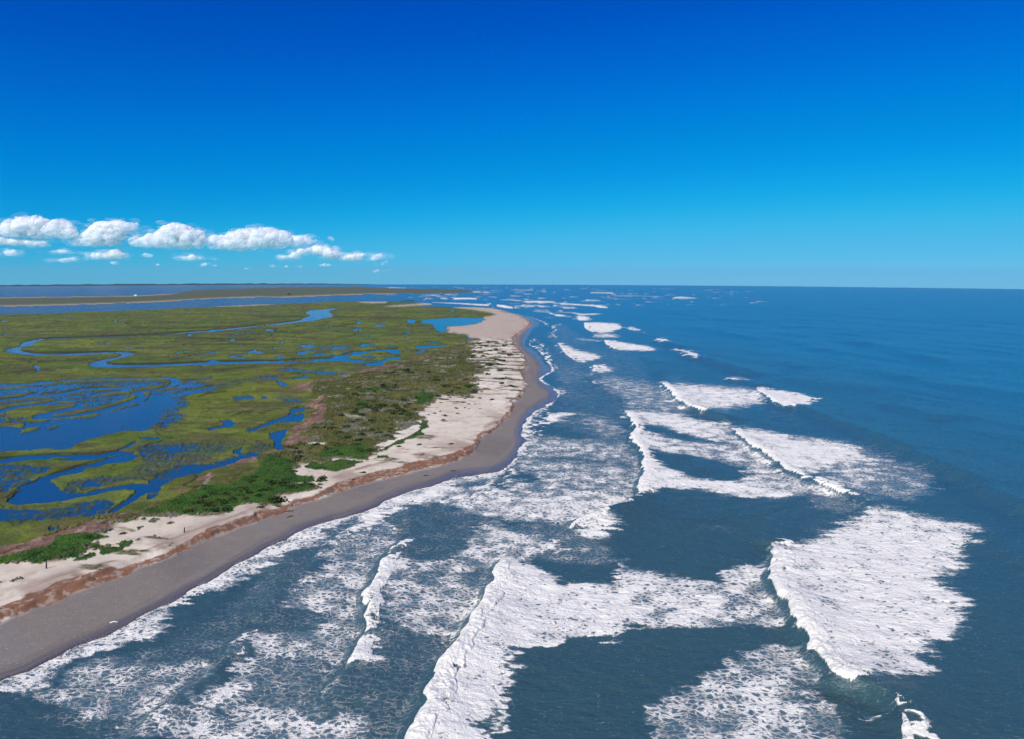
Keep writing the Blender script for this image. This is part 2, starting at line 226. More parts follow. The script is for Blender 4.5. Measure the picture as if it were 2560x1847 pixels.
# green banks beside the creeks in the flooded part
CR = [P('A', (400, 592), (320, 605), (200, 630), (172, 665), (30, 700), (60, 715), (200, 735), (320, 748), (450, 748), (700, 740), (900, 730), (1060, 724), (1080, 740), (1050, 760), (900, 785), (790, 810), (778, 835), (850, 848), (1000, 850), (1300, 846),
        (1700, 830), (2000, 822), (2268, 814), 'B', (200, 815), (500, 805), (620, 797), (720, 795), (900, 808), (965, 806), (1080, 806), (1140, 798), (1180, 780), (1300, 774), (1270, 756), (1180, 757), (1120, 790), (960, 795), (940, 788), (850, 778), (800, 765), (830, 748), (930, 738), (1000, 717), (1100, 702), (1180, 716), (1250, 735), (1282, 710),
        (1250, 690), (1100, 693), (1000, 705), (930, 712), (850, 712), (850, 735), (700, 745), (680, 770), (500, 776), (350, 777), (230, 788), (200, 796), (0, 795), 'A', (2100, 799), (1950, 800), (1900, 785), (1870, 783), (1840, 805), (1500, 822), (1200, 829), (1000, 826), (930, 810), (950, 795), (1060, 770), (1200, 737),
        (1180, 720), (1060, 713), (700, 724), (450, 737), (300, 727), (200, 708), (175, 690), (190, 668), (280, 660), (310, 645), (302, 630), (400, 598)),
      P('B', (1100, 317), (900, 320), (760, 323), (650, 345), (640, 358), (682, 378), (660, 410), (590, 416), (520, 436), (420, 446), (200, 472), (0, 489), (0, 482), (150, 467), (400, 432), (430, 405), (480, 400), (472, 385), (435, 370), (470, 346), (620, 333), (740, 322), (900, 317), (1100, 314)),
      P('A', (1380, 928), (1480, 923), (1560, 938), (1618, 965), (1560, 1000), (1450, 1035), (1350, 1050), (1290, 1062), (1245, 1075), (1300, 1095), (1305, 1112), (1240, 1145), (1100, 1190), (950, 1235), (800, 1260), (600, 1285), (400, 1302), (300, 1300), (278, 1285), (340, 1255), (450, 1235), (600, 1203), (680, 1180), (660, 1165), (700, 1158), (762, 1178),
        (740, 1202), (640, 1228), (500, 1255), (450, 1275), (500, 1275), (700, 1252), (900, 1215), (1050, 1165), (1200, 1120), (1220, 1105), (1150, 1085), (1145, 1070), (1250, 1050), (1400, 1030), (1480, 1005), (1512, 975), (1500, 950), (1440, 940)),
      P('E', (65, 900), (80, 865), (200, 765), (350, 695), (520, 645), (700, 590), (830, 558), (950, 515), (1060, 482), (1240, 488), (1190, 525), (1110, 548), (960, 565), (860, 597), (760, 625), (700, 650), (560, 672), (480, 705), (500, 765), (600, 832), (750, 832), (850, 800), (1000, 770), (1150, 742), (1320, 740), (1318, 780), (1230, 880), (1130, 940),
        (1000, 1010), (955, 1000), (1050, 930), (1150, 870), (1212, 825), (1190, 800), (1100, 793), (950, 812), (850, 840), (600, 892), (400, 915), (200, 925), (85, 918)),
      P('E', (-1900, 620), (0, 525), (200, 495), (500, 480), (850, 482), (1050, 455), (1205, 463), (1170, 482), (1060, 475), (950, 502), (800, 530), (620, 540), (520, 532), (400, 522), (200, 536), (0, 560), (-1900, 680)),
      P('A', (-1900, 1000), (0, 990), (200, 990), (400, 965), (490, 963), (460, 985), (300, 1000), (100, 1010), (0, 1016), (-1900, 1025)),
      P('B', (1455, 440), (1500, 425), (1700, 413), (2000, 409), (2026, 428), (1985, 460), (1850, 480), (1690, 490), (1570, 470), (1470, 455)), P('B', (1565, 470), (1640, 482), (1690, 500), (1690, 530), (1640, 542), (1600, 522)),
      P('B', (1340, 425), (1410, 430), (1412, 452), (1360, 460), (1342, 445)), P('B', (1855, 605), (1890, 583), (1928, 598), (1880, 614)),
      P('F', (110, 290), (180, 275), (275, 258), (262, 300), (230, 380), (250, 430), (170, 442), (170, 380), (140, 330)),
      P('F', (0, 250), (80, 205), (200, 158), (290, 140), (320, 68), (380, 75), (445, 55), (440, 95), (370, 105), (300, 150), (430, 115), (445, 150), (380, 200), (340, 190), (200, 192), (100, 230), (0, 268), 'E', (2190, 275), (2200, 262)),
      P('E', (1940, 180), (2050, 178), (2085, 205), (2050, 235), (1990, 238), (1840, 272), (1845, 258), (1960, 225), (1985, 210)), P('E', (2190, 265), (2268, 250), (2268, 262), (2200, 285)),
      P('B', (370, 655), (500, 648), (525, 672), (440, 680)), P('B', (640, 690), (700, 667), (830, 660), (800, 676), (700, 690)), P('B', (360, 720), (420, 708), (510, 695), (430, 735), (370, 737)), P('B', (170, 750), (250, 750), (240, 770), (190, 772)),
      P('B', (0, 705), (70, 710), (60, 725), (0, 725)), P('B', (910, 657), (960, 640), (1070, 655), (1000, 662), (930, 666)), P('B', (1180, 655), (1212, 655), (1212, 668), (1190, 673)), P('B', (1400, 660), (1650, 657), (1640, 672), (1500, 683), (1430, 683)),
      P('B', (1420, 717), (1460, 700), (1530, 703), (1440, 723)), P('B', (1318, 680), (1352, 680), (1340, 694)), P('B', (950, 832), (980, 815), (1130, 808), (1130, 835), (960, 838)),
      P('B', (320, 937), (400, 927), (440, 910), (478, 920), (440, 935), (340, 946)), P('B', (168, 960), (230, 973), (295, 1000), (230, 1012), (190, 985)), P('B', (740, 905), (780, 892), (840, 900), (760, 912)),
      P('E', (2050, 480), (2060, 450), (2150, 420), (2130, 450), (2110, 480)), P('B', (50, 1105), (100, 1100), (95, 1120), (65, 1125)),
      P('A', (290, 830), (320, 830), (350, 855), (340, 878), (315, 862)), P('A', (-400, 1285), (0, 1290), (60, 1300), (50, 1322), (0, 1325), (-400, 1340))]
ST = [P('A', (2268, 487, 9), (1900, 525, 11), (1500, 555, 7), (1100, 573, 7), (800, 584, 7), (400, 597, 8)), P('B', (1700, 540, 8), (1800, 558, 7)), P('B', (1510, 625, 7), (1580, 630, 8), (1700, 650, 8)),
      P('A', (490, 965, 7), (620, 952, 13), (900, 945, 13), (1100, 938, 8), (1400, 933, 9)), P('A', (1600, 967, 8), (1750, 955, 10), (1890, 930, 8)),
      P('A', (-1900, 1300, 20), (0, 1135, 16), (200, 1112, 20), (260, 1095, 34), (400, 1100, 24), (560, 1082, 30), (700, 1045, 22), (850, 1028, 16), (1000, 1022, 18), (1150, 1030, 20), (1165, 1042, 14), (1000, 1056, 16), (880, 1070, 22), (830, 1086, 12)),
      P('A', (-1900, 1380, 34), (0, 1240, 30), (100, 1205, 24), (250, 1180, 18), (430, 1165, 18), (480, 1152, 26), (530, 1166, 12), (700, 1164, 12)),
      P('A', (110, 1330, 14), (200, 1317, 12), (260, 1332, 20), (230, 1365, 24)), P('E', (1055, 445, 12), (1130, 405, 20), (1190, 372, 18)), P('E', (1225, 342, 10), (1420, 335, 18)),
      P('B', (1130, 803, 8), (1180, 772, 10), (1290, 765, 12)), P('A', (2040, 755, 14), (2100, 740, 8), (2268, 718, 7)), P('A', (2050, 760, 8), (2170, 768, 14)), P('A', (1500, 790, 5), (1650, 755, 7), (1800, 730, 8), (1910, 716, 10)), P('A', (2200, 715, 10), (2268, 700, 18)),
      P('A', (1350, 1065, 14), (1600, 1045, 8), (1900, 1000, 6)), P('B', (430, 560, 4), (80, 520, 8), (200, 512, 6)), P('B', (720, 573, 5), (850, 573, 6), (900, 548, 5), (930, 508, 8), (860, 520, 12))]
EL = [('A', 40, 440, 50, 5), ('A', 340, 387, 16, 4), ('A', 480, 384, 22, 4), ('A', 625, 415, 28, 5), ('A', 1020, 440, 18, 5), ('A', 1060, 434, 18, 4), ('A', 1665, 360, 18, 4), ('A', 50, 562, 20, 6), ('A', 1130, 675, 65, 5), ('A', 1240, 680, 42, 4),
      ('A', 1885, 527, 27, 11), ('A', 1680, 565, 28, 8), ('A', 1570, 595, 20, 5), ('A', 1640, 655, 20, 5), ('A', 2065, 608, 26, 11), ('A', 1797, 850, 18, 8), ('A', 120, 514, 60, 3), ('A', 2200, 542, 40, 4), ('A', 1580, 722, 20, 9), ('A', 1645, 708, 24, 6), ('A', 2170, 658, 12, 5), ('A', 590, 275, 18, 3),
      ('B', 912, 455, 24, 9), ('B', 880, 520, 22, 7), ('B', 1100, 478, 70, 7), ('B', 1105, 445, 28, 3), ('B', 660, 486, 18, 5), ('B', 20, 370, 14, 4), ('B', 325, 355, 10, 4), ('B', 155, 405, 10, 3), ('B', 135, 562, 14, 4), ('B', 165, 612, 16, 4), ('B', 230, 630, 18, 8), ('B', 170, 675, 14, 10), ('B', 950, 565, 30, 4), ('B', 1015, 572, 14, 7),
      ('B', 1330, 540, 30, 5), ('B', 1740, 348, 24, 6), ('B', 1785, 400, 12, 3), ('B', 580, 672, 30, 5), ('B', 600, 690, 26, 6), ('B', 590, 735, 34, 9), ('B', 530, 740, 24, 8), ('B', 780, 640, 20, 3), ('B', 1330, 590, 24, 4), ('B', 930, 640, 12, 3), ('B', 35, 430, 12, 3), ('B', 200, 575, 10, 3)]
creek = new()
for q in CR: put(creek, q, 1, .8)
for q in ST: put(creek, q, 1, .7, True)
for sh, ex, ey, ea, eb in EL: put(creek, P(sh, *[(ex + ea * math.cos(t) * (1 + .25 * math.sin(3 * t + ex)), ey + eb * math.sin(t)) for t in np.linspace(0, 6.2832, 15)[:-1]]), 1, .6)
rimm = np.clip(blur(creek, 5) * 5, 0, 1)                       # levees: higher grass beside creeks
mw = mw * (1 - .82 * rimm)
ISL = [P('A', (50, 1265), (150, 1215), (400, 1190), (600, 1180), (650, 1182), (560, 1200), (400, 1232), (300, 1262), (150, 1290)), P('A', (1420, 990), (1430, 950), (1500, 955), (1500, 980)), P('A', (460, 1370), (500, 1350), (545, 1370), (500, 1388)),
       P('A', (180, 1405), (300, 1380), (420, 1370), (300, 1415), (220, 1430)), P('A', (760, 1100), (780, 1080), (830, 1100), (790, 1115)), P('A', (1080, 1080), (1140, 1070), (1160, 1090), (1100, 1098)), P('E', (510, 750), (540, 725), (580, 735), (540, 762)),
       P('E', (600, 690), (650, 660), (710, 660), (690, 680), (620, 700)), P('E', (730, 640), (760, 600), (850, 590), (900, 600), (800, 630)), P('E', (730, 805), (740, 765), (780, 770), (770, 800)), P('E', (800, 770), (900, 750), (920, 775), (830, 785)),
       P('E', (420, 525), (520, 505), (640, 505), (620, 520), (500, 530)), P('E', (1000, 880), (1010, 840), (1100, 800), (1200, 800), (1150, 850), (1080, 900), (1020, 905)), P('A', (280, 1400), (320, 1375), (360, 1390), (330, 1410)),
       P('B', (220, 796), (300, 782), (480, 782), (530, 792), (420, 800), (260, 803)), P('A', (1080, 1370), (1110, 1355), (1130, 1368), (1100, 1375))]
for q in ISL: put(mw, q, 0, 1.5); put(creek, q, 0, 1)
# dark creek-bank lines: bank shade and mud, painted into the ground colour
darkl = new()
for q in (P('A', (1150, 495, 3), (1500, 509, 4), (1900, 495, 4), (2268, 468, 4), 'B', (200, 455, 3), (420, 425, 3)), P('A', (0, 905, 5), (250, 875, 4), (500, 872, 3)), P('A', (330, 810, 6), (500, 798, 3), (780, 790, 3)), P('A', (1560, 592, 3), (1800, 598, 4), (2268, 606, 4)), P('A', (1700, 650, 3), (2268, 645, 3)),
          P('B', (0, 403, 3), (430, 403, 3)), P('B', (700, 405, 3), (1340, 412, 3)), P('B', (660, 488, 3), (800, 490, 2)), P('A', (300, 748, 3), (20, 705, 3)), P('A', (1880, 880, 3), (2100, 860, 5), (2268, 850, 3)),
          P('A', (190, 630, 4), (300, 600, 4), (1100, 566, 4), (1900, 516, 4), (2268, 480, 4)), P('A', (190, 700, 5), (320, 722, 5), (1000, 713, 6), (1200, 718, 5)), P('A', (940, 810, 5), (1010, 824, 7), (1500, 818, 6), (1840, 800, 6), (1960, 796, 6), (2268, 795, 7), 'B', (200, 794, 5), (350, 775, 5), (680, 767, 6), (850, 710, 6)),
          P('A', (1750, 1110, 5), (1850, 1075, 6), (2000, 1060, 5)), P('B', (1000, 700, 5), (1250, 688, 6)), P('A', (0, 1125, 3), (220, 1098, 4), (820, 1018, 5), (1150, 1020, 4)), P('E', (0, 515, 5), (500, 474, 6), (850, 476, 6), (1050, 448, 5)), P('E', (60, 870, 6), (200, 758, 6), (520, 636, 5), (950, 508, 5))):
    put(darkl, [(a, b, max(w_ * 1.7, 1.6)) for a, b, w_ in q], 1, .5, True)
# ---- foam on the sea (share of cover)
foam = new()
def fp(v, s, *it): put(foam, P(*it), v, s)
def fs(v, s, *it):
    q = P(*it)
    if min(p[1] for p in q) < 812: q = [(a, b, w_ * 1.15 + .2) for a, b, w_ in q]; v = min(1, v + .12)
    put(foam, q, v, s, True, mode='max')
# light lacy areas first
fp(.20, 14, 'C', (420, 470), (640, 560), (760, 640), (1100, 720), (1250, 960), (1500, 1200), (1000, 1300), (1150, 1700), (430, 1700), (300, 1300), (430, 1050), (350, 860), (300, 700))
fp(.22, 16, 'J', (0, 100), (560, -300), (1100, -500), (2200, -900), (2300, 0), (1900, 700), (1500, 1400), (1300, 1700), (-1200, 1700), (-2000, 1500), (-1200, 900), (-300, 500))
fp(.40, 10, 'C', (760, 940), (900, 910), (1100, 960), (1300, 1000), (1450, 1080), (1560, 1180), (1620, 1230), (1300, 1235), (1020, 1200), (1000, 1130), (960, 1095), (880, 1060), (800, 1000))
fp(.28, 8, 'C', (370, 830), (600, 850), (650, 900), (600, 980), (430, 990), (370, 930)); fp(.25, 7, 'C', (360, 1000), (660, 1080), (650, 1120), (420, 1110))
fp(.22, 8, 'C', (340, 440), (480, 460), (560, 540), (700, 660), (520, 640), (400, 560))
fp(.2, 8, 'C', (1180, 790), (1480, 745), (1500, 770), (1250, 810)); fp(.22, 10, 'C', (1320, 900), (1500, 900), (1560, 960), (1380, 950))
fp(.45, 12, 'G', (160, 290), (350, 300), (600, 330), (1000, 380), (1150, 500), (1190, 600), (1150, 850), (900, 930), (700, 1040), (500, 1090), (300, 1080), (0, 1040), (0, 620), (60, 560), (100, 400))
fp(.60, 8, 'G', (0, 830), (200, 860), (400, 850), (700, 850), (1150, 850), (1050, 890), (900, 940), (700, 1040), (450, 1100), (200, 1060), (0, 1020))
fp(.08, 7, 'G', (30, 620), (150, 640), (220, 690), (100, 730), (30, 700)); fp(.22, 10, 'G', (150, 500), (500, 490), (700, 510), (1150, 560), (1100, 590), (700, 560), (300, 540))
fp(.12, 10, 'G', (0, 1050), (300, 1085), (480, 1100), (430, 1200), (330, 1230), (100, 1180), (0, 1180))
fp(.05, 10, 'G', (200, 250), (330, 240), (560, 280), (700, 300), (600, 340), (330, 310))
fp(.38, 10, 'G', (600, 140), (750, 130), (950, 180), (980, 260), (1000, 330), (760, 300), (640, 220)); fp(.3, 6, 'G', (500, 200), (700, 260), (650, 280), (520, 240))
fp(.52, 7, 'G', (1050, 90), (1250, 100), (1400, 115), (1560, 145), (1750, 185), (1950, 190), (2000, 260), (2100, 350), (2268, 510), (2268, 640), (2000, 600), (1700, 530), (1400, 480), (1290, 440), (1150, 300))
fp(.78, 6, 'G', (1060, 95), (1250, 108), (1400, 125), (1560, 155), (1750, 200), (1850, 260), (1700, 330), (1550, 290), (1400, 230), (1250, 200), (1160, 220))
fp(.04, 6, 'G', (1160, 245), (1300, 235), (1450, 260), (1500, 300), (1700, 340), (1900, 370), (1820, 385), (1550, 350), (1350, 320), (1230, 290))
fp(.0, 6, 'G', (1250, 490), (1500, 480), (1700, 510), (2100, 590), (2200, 640), (2150, 700), (1900, 720), (1600, 690), (1400, 620), (1300, 550))
fp(.52, 7, 'H', (-100, 560), (0, 570), (130, 640), (400, 720), (620, 790), (790, 880), (760, 930), (500, 850), (250, 850), (0, 850), (-200, 830), (-300, 700))
fp(.3, 9, 'H', (300, 850), (600, 850), (800, 920), (720, 990), (560, 1000), (400, 960)); 
fp(.36, 12, 'H', (600, 345), (900, 400), (1100, 490), (1300, 560), (1450, 620), (1450, 800), (1300, 880), (900, 900), (650, 800), (440, 720), (560, 600), (800, 460))
fp(.5, 8, 'H', (560, 600), (860, 480), (960, 560), (930, 680), (860, 780), (640, 790), (460, 720))
fp(.30, 10, 'K', (150, -300), (500, -260), (750, -140), (1000, 40), (800, 120), (500, 60), (150, 40), (-150, 0), (-300, -100), (0, -220))
fp(.50, 7, 'F', (2268, 1080), (1990, 1090), (1930, 1160), (1850, 1260), (1750, 1380), (1650, 1440), (1300, 1480), (1330, 1530), (1700, 1580), (2100, 1630), 'J', (2268, 100), (2268, -260))
fp(.52, 7, 'G', (-20, 1180), (100, 1190), (300, 1230), (330, 1300), (250, 1360), (100, 1390), (-150, 1400), (-200, 1250))
# foreground surf, left
fp(.46, 8, 'J', (560, -20), (900, -30), (1080, 0), (1050, 100), (1110, 180), (1020, 330), (1040, 500), (1030, 690), (880, 900), (860, 1000), (500, 900), (0, 1020), (-60, 850), (0, 730), (400, 690), (640, 620), (500, 500), (250, 430), (330, 330), (500, 220), (600, 120))
fp(.40, 7, 'F', (540, 1440), (600, 1360), (650, 1300), (760, 1220), (1000, 1130), (1150, 1130), (1300, 1260), (1230, 1330), (1080, 1400), (1040, 1500), (800, 1450))
fp(.34, 9, 'J', (0, 1000), (500, 930), (850, 1050), (700, 1250), (560, 1400), (250, 1340), (0, 1290)); fp(.5, 8, 'J', (-100, 1280), (300, 1320), (560, 1400), (800, 1450), (1000, 1520), (1100, 1700), (-100, 1700))
fp(.24, 9, 'J', (860, 1080), (1200, 1080), (1500, 1200), (1560, 1300), (1500, 1500), (1430, 1700), (1100, 1700), (900, 1450), (720, 1300))
fp(.50, 8, 'J', (1140, 230), (1500, 230), (2080, 260), (2090, 400), (1950, 600), (1880, 720), (1600, 690), (1200, 640), (1060, 500), (1140, 400)); fp(.26, 8, 'J', (1200, 700), (1700, 690), (1850, 790), (1720, 950), (1400, 1000), (1250, 900), (1100, 760))
fp(.42, 8, 'J', (1250, 80), (1500, 90), (2268, 0), (2200, 150), (2120, 270), (1500, 240), (1200, 230))
fp(.28, 6, 'J', (1130, 170), (2000, 130), (2120, 200), (1700, 200), (1200, 230))
fp(.42, 12, 'I', (250, 1180), (480, 1090), (700, 960), (1000, 930), (1250, 915), (1380, 880), (1700, 920), (1880, 1000), (1850, 1080), (1700, 1180), (1500, 1340), (1400, 1400), (1200, 1600), (1000, 1640), (1050, 1500), (800, 1420), (500, 1320), (220, 1260))
fp(.36, 8, 'I', (1550, 740), (2000, 745), (2200, 690), (2268, 650), (2268, 720), (2080, 860), (1900, 800), (1700, 800)); fp(.30, 9, 'J', (-60, 1000), (-200, 1150), (-500, 1250), (-580, 1330), (-300, 1400), (0, 1400), (100, 1200))
fp(.48, 7, 'I', (1700, 1300), (1830, 1180), (2000, 1080), (2268, 960), (2268, 1420), (2100, 1480), (1900, 1400), (1750, 1390))
fp(.52, 6, 'I', (1200, 1660), (1290, 1530), (1400, 1440), (1520, 1375), (1700, 1420), (2000, 1490), (2268, 1500), (2268, 1700))
fp(.10, 7, 'I', (1850, 1150), (2000, 1030), (2100, 950), (2150, 1000), (2050, 1090), (1900, 1200))
# along the beach
fp(.58, 5, 'I', (-1900, 1960), (-700, 1430), (0, 1100), (200, 1040), (500, 890), (830, 740), (1250, 545), (1650, 320), (1990, 140), (2268, 0), (2268, 150), (2150, 185), (2050, 240), (1940, 330), (1700, 375), (1620, 440), (1520, 490), (1560, 590), (1480, 690), (1300, 740), (1060, 760), (900, 850), (780, 880), (700, 940), (550, 1000), (430, 1075), (250, 1170), (100, 1240), (0, 1275), (-700, 1600), (-1900, 2150))
fp(.60, 5, 'F', (-20, 1370), (100, 1300), (270, 1235), (320, 1180), (600, 1085), (950, 990), (1070, 940), (1150, 890), (1400, 800), (1660, 720), (1740, 680), (2050, 652), (2150, 665), (2110, 770), (1900, 850), (1740, 940), (1600, 900), (1400, 925), (1300, 990), (1140, 1000), (1150, 1070), (1230, 1130), (1150, 1160), (980, 1110), (900, 1140), (760, 1210), (650, 1280), (400, 1290), (250, 1370), (100, 1430), (0, 1485))
fp(.25, 6, 'F', (660, 1130), (820, 1070), (960, 1020), (900, 1080), (780, 1170), (660, 1250), (560, 1240))
fp(.8, 4, 'F', (1030, 1000), (1100, 930), (1250, 880), (1400, 850), (1600, 770), (1660, 800), (1500, 870), (1300, 940), (1140, 990), (1080, 1050), (980, 1060))
fp(.3, 7, 'F', (1700, 720), (2050, 680), (2080, 740), (1850, 800), (1700, 790))
fs(.85, 2, 'F', (650, 1280, 20), (760, 1200, 30), (900, 1140, 40), (1010, 1080, 40)); fs(.7, 1.5, 'I', (500, 940, 16), (760, 800, 24), (1100, 660, 18), (1220, 590, 16)); fs(.75, 1.5, 'I', (1480, 490, 16), (1620, 430, 20), (1800, 325, 20)); fs(.72, 1.5, 'I', (2000, 190, 20), (2268, 60, 24)); fs(.9, 5, 'I', (-300, 1300, 120), (0, 1200, 90), (150, 1150, 50))
fp(.55, 6, 'F', (1740, 945), (1900, 870), (2100, 800), (2120, 760), (2268, 840), 'G', (0, 840), (150, 900), (150, 1040), 'F', (2268, 1060), (2100, 1010), (1950, 1010), (1830, 990))
fs(.88, 2, 'F', (1780, 940, 8), (1900, 875, 20), (2060, 810, 30), (2110, 770, 30), (2150, 820, 30))
fs(.62, 3, 'G', (140, 280, 40), (110, 380, 60), (40, 500, 70), (0, 570, 60), (-30, 680, 50), (0, 780, 60)); fs(.65, 4, 'C', (60, 1590, 60), (130, 1490, 60))
fs(.62, 2, 'C', (300, 1190, 22), (250, 1235, 24), (180, 1280, 30), (125, 1350, 44), (90, 1430, 44), (130, 1480, 40)); fs(.9, 1.5, 'C', (380, 1110, 30), (360, 1150, 16), (310, 1195, 10))
fs(.75, 1.5, 'C', (200, 595, 10), (160, 650, 12), (240, 690, 16), (290, 745, 26), (320, 790, 32), (350, 825, 22), (362, 868, 18), (300, 900, 20), (240, 942, 26), (290, 985, 32), (355, 1030, 30), (420, 1058, 26), (395, 1095, 40))
fs(.35, 3, 'C', (210, 610, 30), (290, 680, 30), (330, 750, 30)); fs(.6, 1, 'C', (120, 392, 4), (200, 415, 6), (290, 455, 9), (330, 480, 8)); fs(.6, 1.5, 'C', (420, 465, 9), (360, 490, 9), (390, 520, 10), (340, 545, 8), (400, 580, 12)); fs(.4, 2, 'C', (390, 515, 10), (540, 520, 6))
put(foam, SHORE[1:SHORE.index(P('C', (385, 1140))[0])], .78, 1.2, True, 6, 'max'); put(foam, SHORE[1:35], .62, 4, True, 16, 'max')
# breakers, far to near
BRK = []   # (name key, polygon, foam share, softness)
def bk(key, v, s, *it):
    q = P(*it); BRK.append((key, q)); a = min(s * 5, 26) if s < 3 else min(s * 9, 52)
    put(foam, q, .42 * v, a); w0, m = poly_mask(q, a); x0, x1, y0, y1 = w0; f = foam[y0:y1, x0:x1]
    np.maximum(f, v * np.clip(.30 + .78 * np.clip((m - .42) * 2.1, 0, 1), 0, 1) * (m > .3) * np.clip((m - .3) * 8, 0, 1), out=f)
fs(.85, .8, 'C', (430, 285, 8), (560, 292, 8), (700, 300, 10), (780, 310, 16), (850, 318, 6)); fs(.8, .8, 'C', (445, 320, 8), (560, 325, 8)); fs(.7, 1, 'C', (320, 365, 9), (400, 385, 14), (520, 400, 6)); fs(.75, .8, 'C', (400, 360, 4), (540, 363, 6), (620, 380, 12), (790, 375, 6)); fs(.8, .8, 'C', (410, 346, 6), (450, 348, 6))
fs(.8, .7, 'C', (655, 253, 6), (780, 257, 4)); fs(.95, .6, 'C', (1415, 245, 4), (1440, 232, 9), (1500, 229, 8), (1640, 236, 4)); fs(.6, .7, 'C', (900, 213, 4), (1300, 220, 5)); fs(.45, .8, 'C', (900, 240, 3), (1400, 250, 4)); fs(.8, .7, 'C', (0, 252, 5), (80, 258, 5)); fs(.65, 1, 'C', (100, 265, 8), (240, 266, 14), (380, 268, 6))
fs(.7, .7, 'C', (20, 305, 4), (200, 309, 6)); fs(.3, 2, 'C', (200, 345, 20), (320, 355, 30)); fs(.6, .8, 'C', (700, 186, 6), (890, 189, 8)); fs(.5, .7, 'C', (0, 162, 4), (190, 164, 6)); fs(.6, .7, 'C', (300, 405, 4), (360, 410, 5)); fs(.6, .8, 'C', (300, 313, 3), (430, 316, 3))
fs(.8, .8, 'B', (1750, 240, 10), (1900, 238, 12), (1960, 242, 6)); fs(.8, .7, 'B', (1560, 272, 5), (1800, 282, 7), (2060, 298, 9)); fs(.7, .7, 'B', (1870, 175, 10), (1960, 178, 9), (2065, 184, 5)); fs(.85, .8, 'B', (2140, 300, 12), (2200, 310, 16), (2268, 320, 10)); fs(.6, .7, 'B', (1470, 207, 5), (1540, 210, 4)); fs(.7, .7, 'B', (1490, 241, 7), (1560, 240, 5)); fs(.7, .7, 'B', (1645, 236, 8), (1680, 240, 8))
fs(.6, .7, 'B', (2060, 223, 4), (2140, 228, 4)); fs(.6, .7, 'B', (1080, 150, 4), (1200, 142, 8), (1330, 145, 6)); fs(.6, .7, 'B', (2170, 250, 4), (2268, 248, 6))
bk('b1', .93, 1.2, 'C', (548, 392), (620, 390), (700, 408), (718, 428), (640, 432), (600, 436), (560, 415))
bk('b2', .9, 1.5, 'C', (650, 480), (655, 450), (780, 450), (950, 462), (1005, 490), (930, 520), (850, 545), (750, 550), (700, 530), (660, 510))
bk('b3', .97, 1, 'C', (1004, 490), (1030, 483), (1125, 508), (1132, 528), (1060, 518)); bk('b4', .97, 1, 'C', (1140, 542), (1165, 520), (1180, 545), (1160, 553))
bk('b5', .8, 1.5, 'C', (695, 575), (720, 556), (850, 547), (950, 560), (1050, 575), (900, 586), (720, 586)); fp(.5, 1.5, 'C', (550, 595), (700, 595), (820, 608), (800, 618), (600, 608))
bk('b6', .93, 1.5, 'C', (818, 606), (870, 606), (1000, 628), (1180, 655), (1385, 685), (1200, 702), (1000, 698), (920, 688), (850, 650)); bk('b7', .98, 1, 'C', (1262, 612), (1320, 583), (1410, 608), (1350, 632), (1280, 632)); bk('b8', .97, 1.2, 'C', (1388, 688), (1430, 676), (1600, 715), (1640, 722), (1700, 765), (1670, 778), (1600, 772), (1500, 732))
bk('b9', .8, 2, 'C', (400, 612), (430, 625), (480, 660), (560, 690), (640, 712), (740, 725), (835, 752), (720, 780), (640, 806), (580, 808), (530, 770), (450, 710), (408, 660)); bk('b10', .75, 1.5, 'C', (285, 572), (340, 568), (400, 585), (395, 602), (320, 592)); fp(.8, 1, 'C', (255, 640), (290, 640), (310, 668), (270, 660))
bk('b11', .87, 1.5, 'C', (718, 803), (745, 815), (800, 838), (965, 868), (850, 880), (740, 895), (680, 932), (662, 925), (690, 895), (745, 872), (740, 850)); fp(.9, 1.5, 'C', (722, 985), (740, 968), (765, 985), (745, 995)); fp(.45, 5, 'C', (880, 1030), (960, 1030), (1010, 1060), (920, 1060))
bk('b12', .74, 3, 'C', (1310, 965), (1340, 952), (1420, 972), (1700, 990), (2000, 1010), (2150, 1025), (2268, 1060), (2268, 1150), (2050, 1190), (1800, 1230), (1700, 1242), (1600, 1215), (1500, 1155), (1430, 1085), (1370, 1010)); fs(.97, 3, 'C', (1325, 968, 22), (1400, 1035, 40), (1480, 1120, 60), (1560, 1175, 60), (1690, 1235, 40))
bk('b13', .98, 1.5, 'D', (-105, 1025), (-60, 1000), (0, 1028), (100, 1045), (300, 1082), (440, 1105), (455, 1125), (380, 1160), (290, 1188), (220, 1203), (150, 1195), (50, 1150), (-60, 1095)); fp(.5, 3, 'C', (1850, 930), (1950, 918), (2080, 935), (2130, 955), (2000, 965), (1900, 952))
bk('b14', .94, 2.5, 'G', (978, 95), (1030, 68), (1070, 130), (1160, 230), (1140, 268), (1200, 300), (1240, 380), (1250, 440), (1230, 480), (1300, 525), (1270, 560), (1405, 602), (1480, 640), (1560, 690), (1450, 765), (1300, 805), (1190, 850), (1140, 835), (1180, 760), (1200, 640), (1160, 612), (1210, 590), (1180, 510), (1140, 430), (1080, 370), (1065, 320), (1125, 262), (1060, 180), (990, 130))
fs(.96, 3, 'G', (1960, 240, 20), (2080, 350, 40), (2268, 540, 50), 'H', (130, 575, 40), (330, 682, 20)); fs(.95, 3, 'G', (1010, 90, 30), (1090, 190, 36), (1150, 270, 30), (1100, 340, 44), (1180, 450, 50), (1240, 560, 50), (1230, 680, 60), (1190, 800, 40))
fp(.72, 5, 'G', (1200, 290), (1300, 320), (1410, 420), (1400, 445), (1270, 460)); fp(.8, 5, 'G', (1500, 665), (1700, 690), (1900, 715), (2100, 760), (2400, 820), (2400, 860), (2100, 850), (1800, 805), (1560, 785), (1400, 775))
